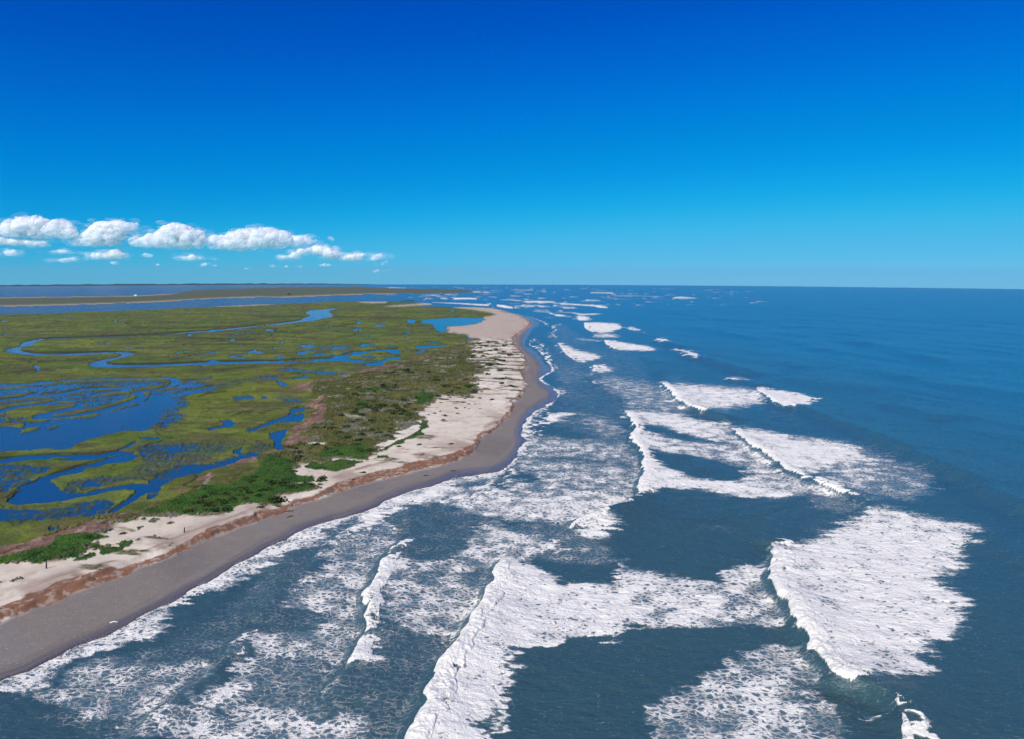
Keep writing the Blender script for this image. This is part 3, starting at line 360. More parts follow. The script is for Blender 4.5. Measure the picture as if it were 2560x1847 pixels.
bk('b15', .9, 3, 'H', (-320, 225), (-270, 205), (-120, 245), (0, 280), (100, 285), (200, 305), (240, 330), (500, 345), (750, 385), (860, 425), (890, 465), (740, 560), (560, 600), (420, 645), (380, 670), (440, 715), (330, 695), (200, 645), (130, 592), (60, 540), (-90, 430), (-180, 350), (-300, 260))
bk('b16', .84, 4, 'G', (428, 1215), (520, 1130), (700, 1072), (740, 1030), (885, 960), (880, 1020), (895, 1080), (930, 1150), (990, 1182), (980, 1235), (880, 1242), (700, 1252), (560, 1225)); fs(.9, 2, 'G', (1160, 850, 14), (1080, 895, 12), (980, 945, 10), (880, 975, 24), (740, 1050, 30)); fs(.75, 3, 'G', (320, 1310, 16), (380, 1280, 50), (450, 1310, 60))
fp(.85, 3, 'G', (285, 145), (330, 103), (400, 122), (520, 110), (630, 110), (400, 150), (470, 175), (580, 185), (450, 192), (330, 178)); fp(.93, 3, 'G', (205, 215), (240, 162), (290, 185), (310, 215), (235, 238)); fs(.85, 2, 'G', (160, 310, 20), (215, 265, 30), (240, 300, 20)); fs(.6, 2, 'G', (620, 640, 14), (640, 690, 20), (700, 720, 10), (720, 800, 16))
# great triangle on the right
bk('b17', .80, 7, 'H', (750, 970), (800, 922), (900, 938), (1200, 980), (1500, 1050), (1800, 1110), (1960, 1160), (1930, 1200), (1850, 1240), (1960, 1265), (1750, 1330), (1740, 1410), (1600, 1480), (1500, 1500), (1590, 1600), (1560, 1640), (1700, 1680), (1850, 1730), (1890, 1790), (1820, 1815), (1620, 1800), (1700, 1900), (1745, 2065), (1650, 2070), (1560, 2100),
   (1430, 2130), (1400, 2220), (1510, 2340), (1400, 2350), (1300, 2340), (1390, 2440), (1250, 2460), (1150, 2510), (950, 2555), (880, 2545), (760, 2535), (650, 2480), (560, 2440), (500, 2350), (410, 2270), (390, 2180), (320, 2090), (290, 1980), (250, 1850), (150, 1770), (60, 1560), (130, 1450), (130, 1400), (60, 1310), (55, 1262), (95, 1245), (180, 1275), (400, 1215), (500, 1150), (770, 1105), (775, 1040))
fp(.88, 22, 'L', (300, 60), (600, -200), (1100, -300), (1350, -100), (1450, 250), (1500, 500), (1350, 700), (1100, 900), (900, 1060), (650, 1050), (500, 900), (400, 600), (300, 300)); fp(.72, 12, 'H', (850, 980), (1300, 1020), (1750, 1120), (1850, 1200), (1700, 1260), (1300, 1200), (900, 1120)); fp(.7, 9, 'L', (180, 0), (420, 40), (500, 300), (560, 560), (420, 500), (300, 250))
fs(.99, 4, 'H', (80, 1275, 40), (130, 1340, 50), (160, 1440, 40), 'L', (120, 60, 60), (95, 190, 80), (180, 330, 90), (290, 500, 90), (350, 680, 100), (440, 820, 110), (560, 980, 110), (700, 1080, 90), (880, 1140, 60))
# foam trail and band across the lower middle
bk('b18', .93, 3, 'J', (2330, 0), (2380, 10), (2420, 60), (2560, 200), (2700, 260), (2700, 600), (2600, 800), (2450, 850), (2268, 870), (2300, 920), (2350, 980), (2400, 1000), (2320, 1050), (2320, 1200), (2260, 1260), (2200, 1350), (2130, 1500), (2080, 1700), (2050, 2100), (1250, 2100), (1430, 1700), (1480, 1545), (1540, 1430), (1570, 1320), (1630, 1170), (1690, 1060), (1700, 1000), (1770, 875), (1790, 820), (1870, 770), (1930, 680), (2000, 560), (2100, 400), (2150, 260), (2200, 150), (2250, 70))
fs(.97, 4, 'J', (2330, 40, 60), (2250, 160, 80), (2180, 330, 90), (2080, 540, 100), (1960, 740, 100), (1850, 900, 110), (1780, 1060, 120), (1700, 1240, 120), (1620, 1440, 130), (1530, 1680, 140), (1400, 2000, 150))
fp(.80, 6, 'K', (230, 160), (450, 235), (700, 240), (1000, 280), (1150, 400), (1150, 560), (1100, 650), (850, 700), (500, 780), (200, 850), (150, 500)); fp(.60, 6, 'K', (850, 200), (920, 100), (1150, 110), (1400, 190), (1800, 215), (1900, 110), (2268, 75), (2400, 100), (2480, 500), (2540, 600), (2268, 605), (1900, 590), (1500, 600), (1200, 640), (1080, 640), (1050, 400), (950, 280))
fp(.12, 6, 'K', (150, 60), (330, 130), (600, 160), (750, 200), (600, 230), (400, 210), (250, 150)); fp(.55, 8, 'J', (2180, 900), (2268, 880), (2290, 960), (2268, 1150), (2180, 1100)); fp(.15, 5, 'J', (2200, 1200), (2268, 1180), (2230, 1290), (2100, 1500), (2040, 1640), (1990, 1640), (2080, 1400))
fp(.8, 5, 'J', (2130, 1330), (2230, 1220), (2330, 1200), (2200, 1400), (2130, 1640), (2070, 1640)); fp(.4, 6, 'J', (2300, 1000), (2400, 1000), (2400, 1030), (2300, 1100), (2340, 1300), (2280, 1350))
fp(.46, 7, 'L', (-20, 20), (60, 0), (100, 250), (150, 370), (250, 500), (290, 620), (200, 640), (0, 600), (-300, 590), (-250, 300)); fp(.4, 5, 'L', (60, -90), (130, -60), (100, 60), (30, 120), (0, 50))
fp(.45, 7, 'K', (2268, 810), (2030, 870), (1990, 940), (1750, 970), (1720, 1060), (1650, 1090), (1490, 1150), (1580, 1200), (1420, 1250), (1270, 1290), (1180, 1370), (1230, 1450), (1160, 1510), (1230, 1600), (1150, 1800), (3200, 1800), (3100, 1640), (3000, 1530), (2960, 1450), (2820, 1290), (2460, 1270), (2600, 1230), (2560, 1120), (2820, 1100), (2780, 1000), (2660, 850), (2560, 790))
fp(.35, 8, 'L', (300, 1100), (560, 1090), (560, 1280), (320, 1260)); fp(.12, 9, 'L', (330, 1130), (560, 1120), (900, 1200), (850, 1350), (500, 1260)); fp(.35, 8, 'L', (500, 1270), (700, 1430), (760, 1560), (960, 1700), (600, 1700))
bk('b19', .96, 3, 'L', (1220, 1425), (1290, 1440), (1380, 1560), (1500, 1900), (1250, 1900), (1240, 1640), (1215, 1560), (1250, 1500)); fs(.62, 2.5, 'L', (860, 1420, 24), (950, 1405, 34), (1050, 1412, 24), (1170, 1392, 28), (1190, 1340, 16), (1100, 1290, 12), (980, 1200, 8)); fs(.3, 2, 'L', (1300, 1360, 10), (1420, 1390, 12), (1580, 1480, 8)); fs(.35, 2, 'L', (640, 1370, 16), (860, 1410, 12)); fs(.4, 3, 'L', (680, 1480, 30), (720, 1540, 40))
fs(.28, 3, 'L', (820, 1250, 40), (880, 1300, 30)); fs(.22, 4, 'K', (600, 1210, 24), (780, 1270, 24)); fs(.22, 4, 'K', (1050, 940, 20), (1300, 1000, 20)); fs(.2, 4, 'K', (750, 1540, 30), (1050, 1430, 20)); fs(.2, 3, 'K', (1200, 845, 14), (750, 800, 8)); fs(.25, 5, 'G', (1640, 1110, 30), (1900, 1130, 40), (2020, 1150, 20)); fs(.2, 4, 'G', (1880, 1370, 20), (2050, 1400, 20)); fs(.2, 4, 'G', (1930, 1440, 20), (1900, 1500, 30))
# inner breakers
bk('b20', .93, 3, 'J', (1085, 170), (1140, 80), (1220, 0), (1250, 40), (1300, 65), (1310, 130), (1230, 200), (1160, 240), (1190, 300), (1130, 370), (1090, 430), (1090, 500), (1030, 450), (1015, 360), (1050, 295), (1110, 240)); bk('b21', .93, 3, 'J', (1020, 730), (1060, 700), (1110, 775), (1180, 855), (1265, 903), (1150, 920), (1050, 955), (960, 1005), (860, 1005), (855, 960), (890, 880), (940, 820))
fp(.6, 6, 'J', (1180, 210), (1300, 80), (1450, 80), (1400, 200), (1250, 240)); bk('b22', .97, 1.5, 'F', (1318, 1080), (1330, 1045), (1350, 1033), (1352, 1070)); fs(.9, 1.5, 'F', (1250, 1340, 14), (1290, 1300, 34), (1325, 1275, 16)); fs(.5, 2, 'J', (1040, 500, 30), (1060, 560, 30), (1060, 690, 40)); fs(.8, 2, 'I', (2085, 880, 20), (2110, 810, 40), (2200, 745, 44), (2268, 700, 40)); fs(.75, 2, 'I', (1225, 1620, 20), (1300, 1525, 30), (1400, 1445, 34), (1510, 1385, 24)); fs(.6, 3, 'J', (560, 60, 20), (590, 0, 30))
random.seed(5)
for i in range(230):                                    # whitecaps over the inlet bar
    t = random.random(); X = 1010 + 860 * t ** 1.2 + random.gauss(0, 30); Y = 717 + 60 * random.random() ** 1.4 * (1 - .35 * t) + 7 * t
    if X < 1180 and Y > 752: continue
    l = 3 + 16 * random.random() ** 2 * (1 + (Y - 717) / 30); put(foam, [(X, Y, 1.3 + (Y - 717) * .04), (X + l, Y + .02 * l, 1.1)], .35 + .5 * random.random(), .6, True, mode='max')
fp(.56, 14, 'L', (-150, 1150), (150, 1100), (330, 1400), (500, 1700), (-300, 1700)); fp(.56, 12, 'K', (1700, 1250), (2100, 1100), (2268, 1300), (1900, 1500))
put(foam, P('B', (1450, 150), (2268, 140), 'C', (800, 150), (1100, 210), (900, 260), (400, 300), (0, 345), 'B', (2100, 310), (1600, 262), (1480, 200)), .10, 4, mode='add')
# ---- crests: far -> near, the shoreward face lies to the left
WAVES = [(P('C', (1320, 965), (1420, 1070), (1500, 1150), (1600, 1212), (1720, 1245), (1860, 1295), (1990, 1340)), 1.9, 2.2, 9), (P('C', (2160, 1020), 'D', (50, 1152), (150, 1197), (260, 1195), (420, 1250), (600, 1330), (800, 1400)), 1.5, 3, 10),
         (P('D', (700, 1330), 'H', (850, 270), (1060, 375), (1200, 445), (1350, 510), (1550, 590), (1800, 700), (2000, 820), (2268, 960), (2600, 1150)), 1.5, 4.5, 11), (P('G', (1950, 225), (2060, 340), (2180, 440), 'H', (0, 495), (130, 592), (300, 692), (440, 740), (620, 800), (760, 870), (900, 960), (1050, 1010)), 1.6, 2.4, 9),
         (P('H', (70, 1240), (55, 1310), (130, 1410), (60, 1560), (150, 1760), (250, 1860), (300, 2000), (400, 2180), (500, 2330), (640, 2480), (900, 2550), (1100, 2660), (1200, 2780), (1230, 2880), (1240, 3050), (1200, 3300)), 1.9, 2.0, 9),
         (P('G', (1020, 70), (1080, 190), (1130, 262), (1075, 330), (1150, 430), (1195, 530), (1205, 640), (1160, 760), (1165, 845), (1080, 900), (980, 950), (870, 990), (730, 1055), (580, 1090), (500, 1140), (430, 1210), (320, 1310), (260, 1360)), 1.4, 1.6, 8),
         (P('G', (120, 1380), (-60, 1450), 'J', (2150, 260), (2000, 560), (1870, 770), (1700, 1000), (1630, 1170), (1540, 1430), (1450, 1640), (1250, 2100)), 2.0, 2.0, 9),
         (P('C', (400, 610), (470, 720), (570, 808)), .9, 2, 7), (P('C', (730, 806), (742, 860), (668, 930), (760, 992), (860, 1062), (960, 1105), (1000, 1160), (1005, 1215)), .9, 2, 7), (P('C', (820, 605), (850, 650), (930, 692)), 1, 2, 7),
         (P('C', (1390, 685), (1500, 732), (1600, 772), (1700, 780), (1850, 822), (2000, 870), (2200, 930)), 1.4, 4, 9), (P('C', (650, 450), (660, 512), (745, 552)), 1, 2, 8), (P('C', (1262, 612), (1340, 636), (1430, 660), (1520, 680)), 1.3, 4, 8),
         (P('F', (1420, 980), (1345, 1050), (1300, 1100), (1220, 1150), (1180, 1170)), .9, 2, 5), (P('F', (1420, 1180), (1320, 1280), (1250, 1345), 'J', (1180, 50), (1100, 160), (1100, 230), (1025, 350), (1035, 480), (1030, 690), (940, 820), (860, 980), (700, 1200), (600, 1350), (450, 1500)), 1.2, 1.6, 7),
         (P('F', (2115, 765), (1900, 862), (1740, 945), (1560, 1050)), .7, 1.5, 6), (P('F', (1000, 1060), (800, 1170), (650, 1280), (560, 1370), (540, 1460), (300, 1620)), .6, 1.4, 6), (P('I', (2268, 690), (2100, 800), (2075, 885), (1900, 1060), (1700, 1200), (1520, 1370), (1380, 1440), (1230, 1620), (1100, 1900)), .8, 1.4, 6),
         (P('D', (0, 480), (400, 490), (700, 512), (1000, 548)), .8, 10, 20), (P('D', (600, 600), (1000, 656), (1200, 712), (1500, 785), (1750, 850)), 1.1, 8, 14), (P('D', (0, 750), (150, 800), (300, 860)), .8, 7, 12), (P('D', (150, 600), (350, 650), (560, 710)), .8, 8, 12),
         (P('D', (850, 845), (1150, 905), (1500, 985), (2000, 1060), (2400, 1130)), .9, 8, 14), (P('D', (1000, 1150), (1300, 1210), (1600, 1300)), .8, 8, 14), (P('D', (100, 930), (500, 980), (900, 1060)), .6, 8, 14), (P('C', (1500, 480), (1900, 540), (2268, 620)), .8, 10, 16), (P('C', (1700, 410), (2100, 445)), .8, 12, 18),
         (P('C', (1900, 940), (2050, 965), (2200, 1005)), 1.2, 3, 8), (P('G', (1480, 480), (1600, 560), (1680, 640)), .7, 3, 7), (P('C', (1180, 740), (1280, 830), (1300, 920)), .7, 4, 8), (P('C', (510, 605), (590, 640), (640, 670)), .6, 4, 8), (P('G', (1600, 150), (1700, 105), (1760, 108), (1900, 180)), .8, 2, 6),
         (P('H', (1900, 1200), (2100, 1330), (2300, 1450), (2500, 1600)), 1.0, 6, 12), (P('I', (2268, 120), 'J', (300, 150), (150, 350), (60, 600)), .5, 4, 7), (P('G', (2200, 1050), (2268, 1180), (2300, 1300)), 1.0, 5, 9)]
#@@END MAP

# ------------------------------------------------------------------ noise
def _h(ix, iy, s):
    n = (ix.astype(np.int64) * 374761393 + iy.astype(np.int64) * 668265263 + s * 974634777) & 0xffffffff
    n = ((n ^ (n >> 13)) * 1274126177) & 0xffffffff
    n = n ^ (n >> 16)
    return (n & 0xffff).astype(np.float32) / 65535.0
def vnoise(x, y, s=0):
    xi = np.floor(x); yi = np.floor(y); fx = (x - xi).astype(np.float32); fy = (y - yi).astype(np.float32)
    fx = fx * fx * fx * (fx * (fx * 6 - 15) + 10); fy = fy * fy * fy * (fy * (fy * 6 - 15) + 10)
    a = _h(xi, yi, s); b = _h(xi + 1, yi, s); c = _h(xi, yi + 1, s); d = _h(xi + 1, yi + 1, s)
    return (a + (b - a) * fx) * (1 - fy) + (c + (d - c) * fx) * fy
def fbm(x, y, octs=4, s=0, gain=.5):
    t = 0; a = 1; n = 0
    for o in range(octs):
        t = t + a * vnoise(x * 2 ** o + o * 17.3, y * 2 ** o - o * 9.1, s + o); n += a; a *= gain
    return t / n
# ------------------------------------------------------------------ the grid: fans out from below the camera, finer near the middle of the view
Q = 1.45
az = np.concatenate([np.linspace(-68, -38.6, 22)[:-1], np.linspace(-38.6, 38.6, int(1080 * Q)), np.linspace(38.6, 68, 22)[1:]]) * math.pi / 180
de = np.concatenate([np.linspace(.0200, .062, int(60 * Q))[:-1], np.linspace(.062, .63, int(440 * Q))[:-1], np.linspace(.63, 1.25, 26)])
ta = np.tan(de)                         # 80 + base_z = d*tan -> d^2/(2R) - d*tan + ... (curved sheet)
dd = (ta - np.sqrt(np.maximum(ta * ta - 4 * CAMZ / (2 * R_EARTH), 0))) * R_EARTH
dd = dd[::-1]                           # near -> far
NR, NC = len(dd), len(az)
DD, AZ = np.meshgrid(dd, az, indexing='ij')
GX = (DD * np.sin(AZ)); GY = (DD * np.cos(AZ)); GZ = base_z(GX, GY)
pixm = DD / F * 2.5                      # metres per final pixel, across
def samp(M, x, y):
    px, py = project(x, y, base_z(x, y))
    u = np.clip((px - RX0) / RSX - .5, 0, NXR - 1.001); v = np.clip(py - RY0 - .5, 0, NYR - 1.001)
    iu = u.astype(int); iv = v.astype(int); fu = (u - iu).astype(np.float32); fv = (v - iv).astype(np.float32)
    return (M[iv, iu] * (1 - fu) + M[iv, iu + 1] * fu) * (1 - fv) + (M[iv + 1, iu] * (1 - fu) + M[iv + 1, iu + 1] * fu) * fv
def warped(M, amp, scale, seed):
    """sample a map after nudging positions by metres, so that traced edges turn organic"""
    a = np.minimum(amp, DD * .012 + .15 * amp)
    wx = (fbm(GX / scale, GY / scale, 3, seed) - .5) * 2 * a; wy = (fbm(GX / scale + 50, GY / scale + 9, 3, seed + 7) - .5) * 2 * a
    return samp(M, GX + wx, GY + wy)
Ld = np.maximum(warped(land, 2.0, 9, 3), samp(far, GX, GY))
isfar = samp(far, GX, GY)
Sd = warped(sand, 8, 9, 11); Wt = warped(wet, 2.5, 14, 13); Wk = warped(wrack, 3, 9, 15); Sc = warped(scrub, 6, 16, 17)
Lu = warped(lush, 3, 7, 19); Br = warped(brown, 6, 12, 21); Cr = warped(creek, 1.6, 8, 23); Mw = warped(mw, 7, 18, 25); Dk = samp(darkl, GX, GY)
fa = np.minimum(6.5, 1.0 + DD * .011); fsh = .12 + .88 * np.clip(1 - samp(blur(land, 12), GX, GY) * 4, 0, 1); fa = fa * fsh; fw = (vnoise(GX / 16, GY / 1.1, 81) * .6 + vnoise(GX / 7, GY / .6, 83) * .4 - .5) * 2 * fa
Fo = samp(foam, GX + fw + (fbm(GX / 7, GY / 5, 4, 27) - .5) * 9 * fsh, GY + (fbm(GX / 7 + 9, GY / 5, 4, 28) - .5) * 9 * fsh)
landW = samp(blur(land, 22), GX, GY)
Fo = Fo + .07 * np.clip((Fo - .18) * 5, 0, 1) * np.clip((.78 - Fo) * 6, 0, 1)
Fo = np.where(Fo > .8, .8 + (Fo - .8) * .35, Fo)
# ------------------------------------------------------------------ sea height
ZS = np.zeros_like(GX); crest = np.zeros_like(GX); Fs = Fo.copy()
for pts, Hh, wf, wb in WAVES:
    brk = wf < 3.5
    if brk: Hh_, wf = Hh * 1.2, wf * 1.25
    else: Hh_ = Hh
    xs, ys = unproject(np.array([p[0] for p in pts]), np.array([p[1] for p in pts]))
    m = 9 * (wf + wb)
    sel = np.nonzero((GX > xs.min() - m) & (GX < xs.max() + m) & (GY > ys.min() - m) & (GY < ys.max() + m))
    gx = GX[sel] + (vnoise(GX[sel] / 5, GY[sel] / 5, 5) - .5) * 1.5; gy = GY[sel] + (vnoise(GX[sel] / 5, GY[sel] / 7, 6) - .5) * 1.2
    seg = np.hypot(np.diff(xs), np.diff(ys)); cum = np.concatenate([[0], np.cumsum(seg)]); tot = cum[-1]
    bd = np.full(gx.shape, 1e9); bs = np.zeros(gx.shape); bt = np.zeros(gx.shape)
    for i in range(len(xs) - 1):
        ex, ey = xs[i + 1] - xs[i], ys[i + 1] - ys[i]; l = seg[i] + 1e-6
        t = np.clip(((gx - xs[i]) * ex + (gy - ys[i]) * ey) / (l * l), 0, 1)
        d = np.hypot(gx - xs[i] - t * ex, gy - ys[i] - t * ey)
        side = np.sign(ex * (gy - ys[i]) - ey * (gx - xs[i]))       # + = left of travel = seaward
        b = d < bd; bd[b] = d[b]; bs[b] = side[b]; bt[b] = (cum[i] + t * l)[b]
    u = bt / tot; taper = np.clip(np.minimum(u, 1 - u) * 7, 0, 1); taper = taper * taper * (3 - 2 * taper)
    hv = Hh_ * taper * (.75 + .5 * vnoise(bt / 14, bt * 0, 31))
    wid = np.where(bs > 0, wb, wf) * (1 + np.clip(DD[sel] / 1500, 0, 1.5))
    pr = np.where(bs > 0, np.exp(-(bd / wid) ** 1.5), np.exp(-(bd / wid) ** 2)) - .22 * np.exp(-((bd - 1.9 * wid) / wid) ** 2) * (bs <= 0)
    px1 = np.maximum(1.0, pixm[sel])
    if brk:
        f0 = Fs[sel]; nz = vnoise(gx / 3, gy / 3, 77); near = ((bs > 0) & (bd < (1.2 + 2.6 * nz) * np.clip(px1, 1, 2))) | ((bs <= 0) & (bd < (.9 + 1.6 * nz) * np.clip(px1, 1, 1.5)))
        fS = samp(foam, GX[sel] + 2.5 * np.clip(px1, 1, 3), GY[sel]); bo = near * taper * min(1, max(.0, (Hh - .75) * 2)) * np.clip((np.maximum(f0, fS) - .40) * 5, 0, 1)
        Fo[sel] = np.maximum(Fo[sel], np.where(bo > .2, .70 + .32 * bo, 0)); crest[sel] = np.maximum(crest[sel], bo * np.clip(Hh - .95, 0, 1))
        sh = (bs <= 0) & ~near & (bd < 3.6 * px1); Fo[sel] = np.where(sh, Fo[sel] * (1 - (.8 if Hh > 1.1 else .5) * taper * np.clip(1.3 - bd / (3.6 * px1), 0, 1)), Fo[sel])
    ZS[sel] += hv * pr * (1.8 if not brk else 1.0)
sw = (fbm((GX * .93 + GY * .36) / 26, (GY * .93 - GX * .36) / 110, 3, 41) - .5) * 2.6 * np.clip(np.maximum((GX - 40) / 250, (DD - 1100) / 800), 0.12, 1) * np.clip(DD / 200, .3, 1)
chop = (fbm(GX / 5.0, GY / 3.2, 3, 43) - .5) * .5
shorefade = np.clip(1 - samp(blur(land, 7), GX, GY) * 2.2, 0, 1)
ZS = (ZS + sw + chop) * shorefade
lump = fbm(GX / 1.7, GY / 1.7, 3, 45, .6)
lump2 = fbm(GX / .8, GY / .8, 2, 47, .6)
ZS += (np.clip(Fo - .5, 0, .5) * (.55 * lump + .35 * lump2) + crest * (.30 * lump + .22 * lump2)) * np.clip(shorefade + .15, 0, 1) * np.clip(1.4 - DD / 700, .25, 1)
# ------------------------------------------------------------------ land height
n1 = fbm(GX / 3.3, GY / 3.3, 4, 51); n2 = fbm(GX / 1.3, GY / 1.3, 3, 53); n3 = fbm(GX / 28, GY / 28, 4, 55); nstr = fbm((GX * .35 + GY * .94) / 14, (GX * .94 - GY * .35) / 2.6, 4, 57)
n4 = fbm(GX / 9, GY / 9, 4, 59); nbig = fbm(GX / 90, GY / 90, 4, 61)
dune = np.clip(Sc * 1.2, 0, 1) * (1 - Wt)
marsh = np.clip(1 - Sc - Sd * 1.0, 0, 1)                       # where the tide reaches the grass
nm = fbm(GX / 4.2, GY / 4.2, 4, 63) * .32 + vnoise(GX / 1.0, GY / 2.2, 65) * .30 + vnoise(GX / 2.3, GY / 3.6, 66) * .16 + fbm(GX / 24, GY / 24, 3, 67) * .24     # ~.05-.95 about .5
# share of water -> threshold of the same noise
thr = .52 + (Mw - .5) * .62
wn = np.clip((thr - nm) * 5.0 + (Mw > .02) * 0 + np.where(Mw < .05, -2, 0), -1, 1)       # >0: water
WW = np.maximum(wn, (Cr - .5) * 2 * 1.0)                       # creek map is crisp
WW = np.where(Sc > .6, np.minimum(WW, (Cr - .5) * 2), WW)
G = -WW                                                        # >0 ground shows
zl_marsh = .15 + .42 * np.clip(G, -1, 1) + .25 * (n2 - .4) * np.clip(G, 0, 1)
zl_dune = .7 + dune * (1.5 * n3 + .8 * n1 * np.clip(1 - Sd, 0, 1)) + .5 * Lu * (n1 + .35 * n2) + .5 * Sd * n4
zl_beach = .12 + .85 * np.clip(landW - .35, 0, 1) * 1.3 * (1 - .5 * Wt) + .12 * Wk * n2
kd = np.clip(np.maximum(dune, Sd * (1 - Wt) * .8) * 1.4, 0, 1)
zl = zl_beach * (1 - marsh) * (1 - kd) + zl_dune * kd * (1 - marsh) + zl_marsh * marsh
zl = np.where(isfar > .3, .6 + .5 * n4, zl)
edge = np.clip((Ld - .5) * 2, -1, 1)
ZL = np.where(edge < .9, np.minimum(zl, .02 + edge * .6 + .0), zl)
ZM = np.full_like(GX, .15)                                     # tide level in the marsh
# ------------------------------------------------------------------ land colours (own colour of the ground, plus painted shade along the creek banks)
def mixc(c, col, f): return c + (np.array(col, np.float32) - c) * np.clip(f, 0, 1)[..., None]
c = np.zeros(GX.shape + (3,), np.float32) + np.array((.066, .092, .014), np.float32)
c = mixc(c, (.115, .125, .010), np.clip((nbig - .42) * 3, 0, 1) * .8)
c = mixc(c, (.070, .052, .022), np.clip((fbm(GX / 60 + 7, GY / 25, 4, 71) - .52) * 5, 0, 1) * .6)
c = mixc(c, (.040, .075, .016), np.clip((n3 - .5) * 4, 0, 1) * .55)
c = mixc(c, (.125, .135, .030), np.clip((fbm(GX / 45 + 31, GY / 12, 5, 91) - .5) * 6, 0, 1) * .55)
c = mixc(c, (.075, .060, .028), np.clip((fbm(GX / 30 + 5, GY / 14 + 3, 5, 99) - .55) * 8, 0, 1) * .7)
c = mixc(c, (.045, .055, .018), np.clip((fbm(GX / 14, GY / 10, 4, 93) - .54) * 7, 0, 1) * .6)
c = mixc(c, (.13, .135, .012), np.clip(samp(rimm, GX, GY), 0, 1) * np.clip(samp(mw, GX, GY) * 1.3, 0, .6))
c = mixc(c, (.030, .042, .020), np.clip(Mw * 1.5, 0, .75))
c = mixc(c, (.020, .018, .012), np.clip(1 - G * 1.6, 0, 1) * (Cr > .02) * .8)
c = mixc(c, (.010, .012, .007), Dk)  # near-black lines: painted bank shade and mud
rid = np.abs(fbm(GX / 70 + 3, GY / 45, 4, 111) - .5); rid2 = np.abs(fbm(GX / 24 + 3, GY / 18, 3, 113) - .5)
c = mixc(c, (.016, .018, .010), np.clip(1.6 - rid / (.0045 + .0009 * pixm), 0, 1) * .75); c = mixc(c, (.022, .028, .012), np.clip(1.5 - rid2 / (.008 + .002 * pixm), 0, 1) * .4)
c = c * (.82 + .36 * fbm(GX / 5, GY / 3, 3, 115))[..., None] * np.array((1.45, 1.52, 1.3), np.float32)
scr = np.zeros_like(c) + np.array((.140, .138, .040), np.float32)
scr = mixc(scr, (.030, .050, .012), np.clip((n4 - .44) * 5, 0, 1) * .85)
scr = mixc(scr, (.055, .075, .014), np.clip((n3 - .45) * 5, 0, 1) * .6)
scr = mixc(scr, (.18, .125, .065), np.clip((nstr - .56) * 7, 0, 1) * .55)
scr = mixc(scr, (.40, .34, .25), np.clip((fbm(GX / 9 + 40, GY / 6, 5, 117) - .60) * 12, 0, 1) * .75)
scr = mixc(scr, (.020, .034, .010), np.clip((n2 * .6 + n1 * .4 - .56) * 9, 0, 1) * .8)
c = mixc(c, (0, 0, 0), Sc) + scr * np.clip(Sc, 0, 1)[..., None]
bb = np.zeros_like(c) + np.array((.215, .125, .085), np.float32); bb = mixc(bb, (.11, .075, .035), np.clip((nstr - .5) * 5, 0, 1)); bb = mixc(bb, (.30, .21, .15), np.clip((n1 - .58) * 6, 0, 1))
bf = np.clip((Br * 1.25 - (n4 - .35)) * 3.5, 0, 1) * (Br > .03)
c = c * (1 - bf[..., None]) + bb * bf[..., None]
# dry sand with grass strewn over it
sc = np.zeros_like(c) + np.array((.66, .575, .44), np.float32); sc = mixc(sc, (.76, .69, .56), np.clip((n3 - .42) * 4, 0, 1)); sc = mixc(sc, (.46, .36, .27), np.clip((n1 - .55) * 5, 0, 1) * .6)
px, py = project(GX, GY, GZ)
spit = np.clip((py - 690) / 60, 0, 1) * 0 + np.clip((860 - py) / 20, 0, 1)         # the bare sand at the point is greyer
sc = mixc(sc, (.46, .37, .28), spit * .9)
vegedge = samp(blur(1 - np.clip(sand, 0, 1), 16), GX, GY)                # nearness of vegetation
dunesand = Sd * (1 - Wt) * (1 - spit)
dens = np.clip(.10 + vegedge * 1.2 + np.clip((px - 1130) / 60, 0, 1) * np.clip((1010 - py) / 60, 0, 1) * .55, 0, 1)
strands = fbm((GX * .25 + GY * .97) / 5.5, (GX * .97 - GY * .25) / 14.0, 4, 73)
tuft = np.clip((dens * .36 - (1 - strands) + .30) * 9, 0, 1) * dunesand
sc = mixc(sc, (.11, .10, .035), tuft * .9)
sc = mixc(sc, (.045, .06, .02), np.clip(tuft * 2 - 1, 0, 1) * np.clip((n2 - .45) * 6, 0, 1))
wl = np.zeros_like(GX)
for k, off in enumerate((16, 34, 58)):                         # old drift lines along the beach
    q = samp(blur(wrack, 3 + k * 3), GX, GY)
trail = np.clip(1 - np.abs(samp(blur(wrack, 30), GX, GY) - .16 - (n3 - .5) * .15) * 26, 0, 1) + np.clip(1 - np.abs(samp(blur(wrack, 60), GX, GY) - .17 - (n3 - .5) * .12) * 40, 0, 1) * .6
sc = mixc(sc, (.28, .19, .14), trail * np.clip((n4 - .42) * 6, 0, 1) * dunesand * .8)
cro = samp(blur(land, 40), GX, GY) * 34; sc = mixc(sc, (.33, .24, .18), np.clip((fbm(cro * 1.3, (GX + GY) / 30, 4, 97) - .56) * 9, 0, 1) * np.clip(1.6 - 6 * np.abs(samp(blur(wrack, 40), GX, GY) - .25), 0, 1) * .7)
c = c * (1 - np.clip(Sd, 0, 1)[..., None]) + sc * np.clip(Sd, 0, 1)[..., None]
lu = np.zeros_like(c) + np.array((.042, .092, .020), np.float32); lu = mixc(lu, (.062, .125, .018), np.clip((n4 - .45) * 4, 0, 1)); lu = mixc(lu, (.018, .05, .008), np.clip((n1 - .55) * 6, 0, 1)); lu = mixc(lu, (.10, .09, .03), np.clip((nstr - .62) * 8, 0, 1) * .7)
lf = np.clip((Lu * 1.5 - (n1 - .2)) * 3, 0, 1) * (Lu > .04)
c = c * (1 - lf[..., None]) + lu * lf[..., None]
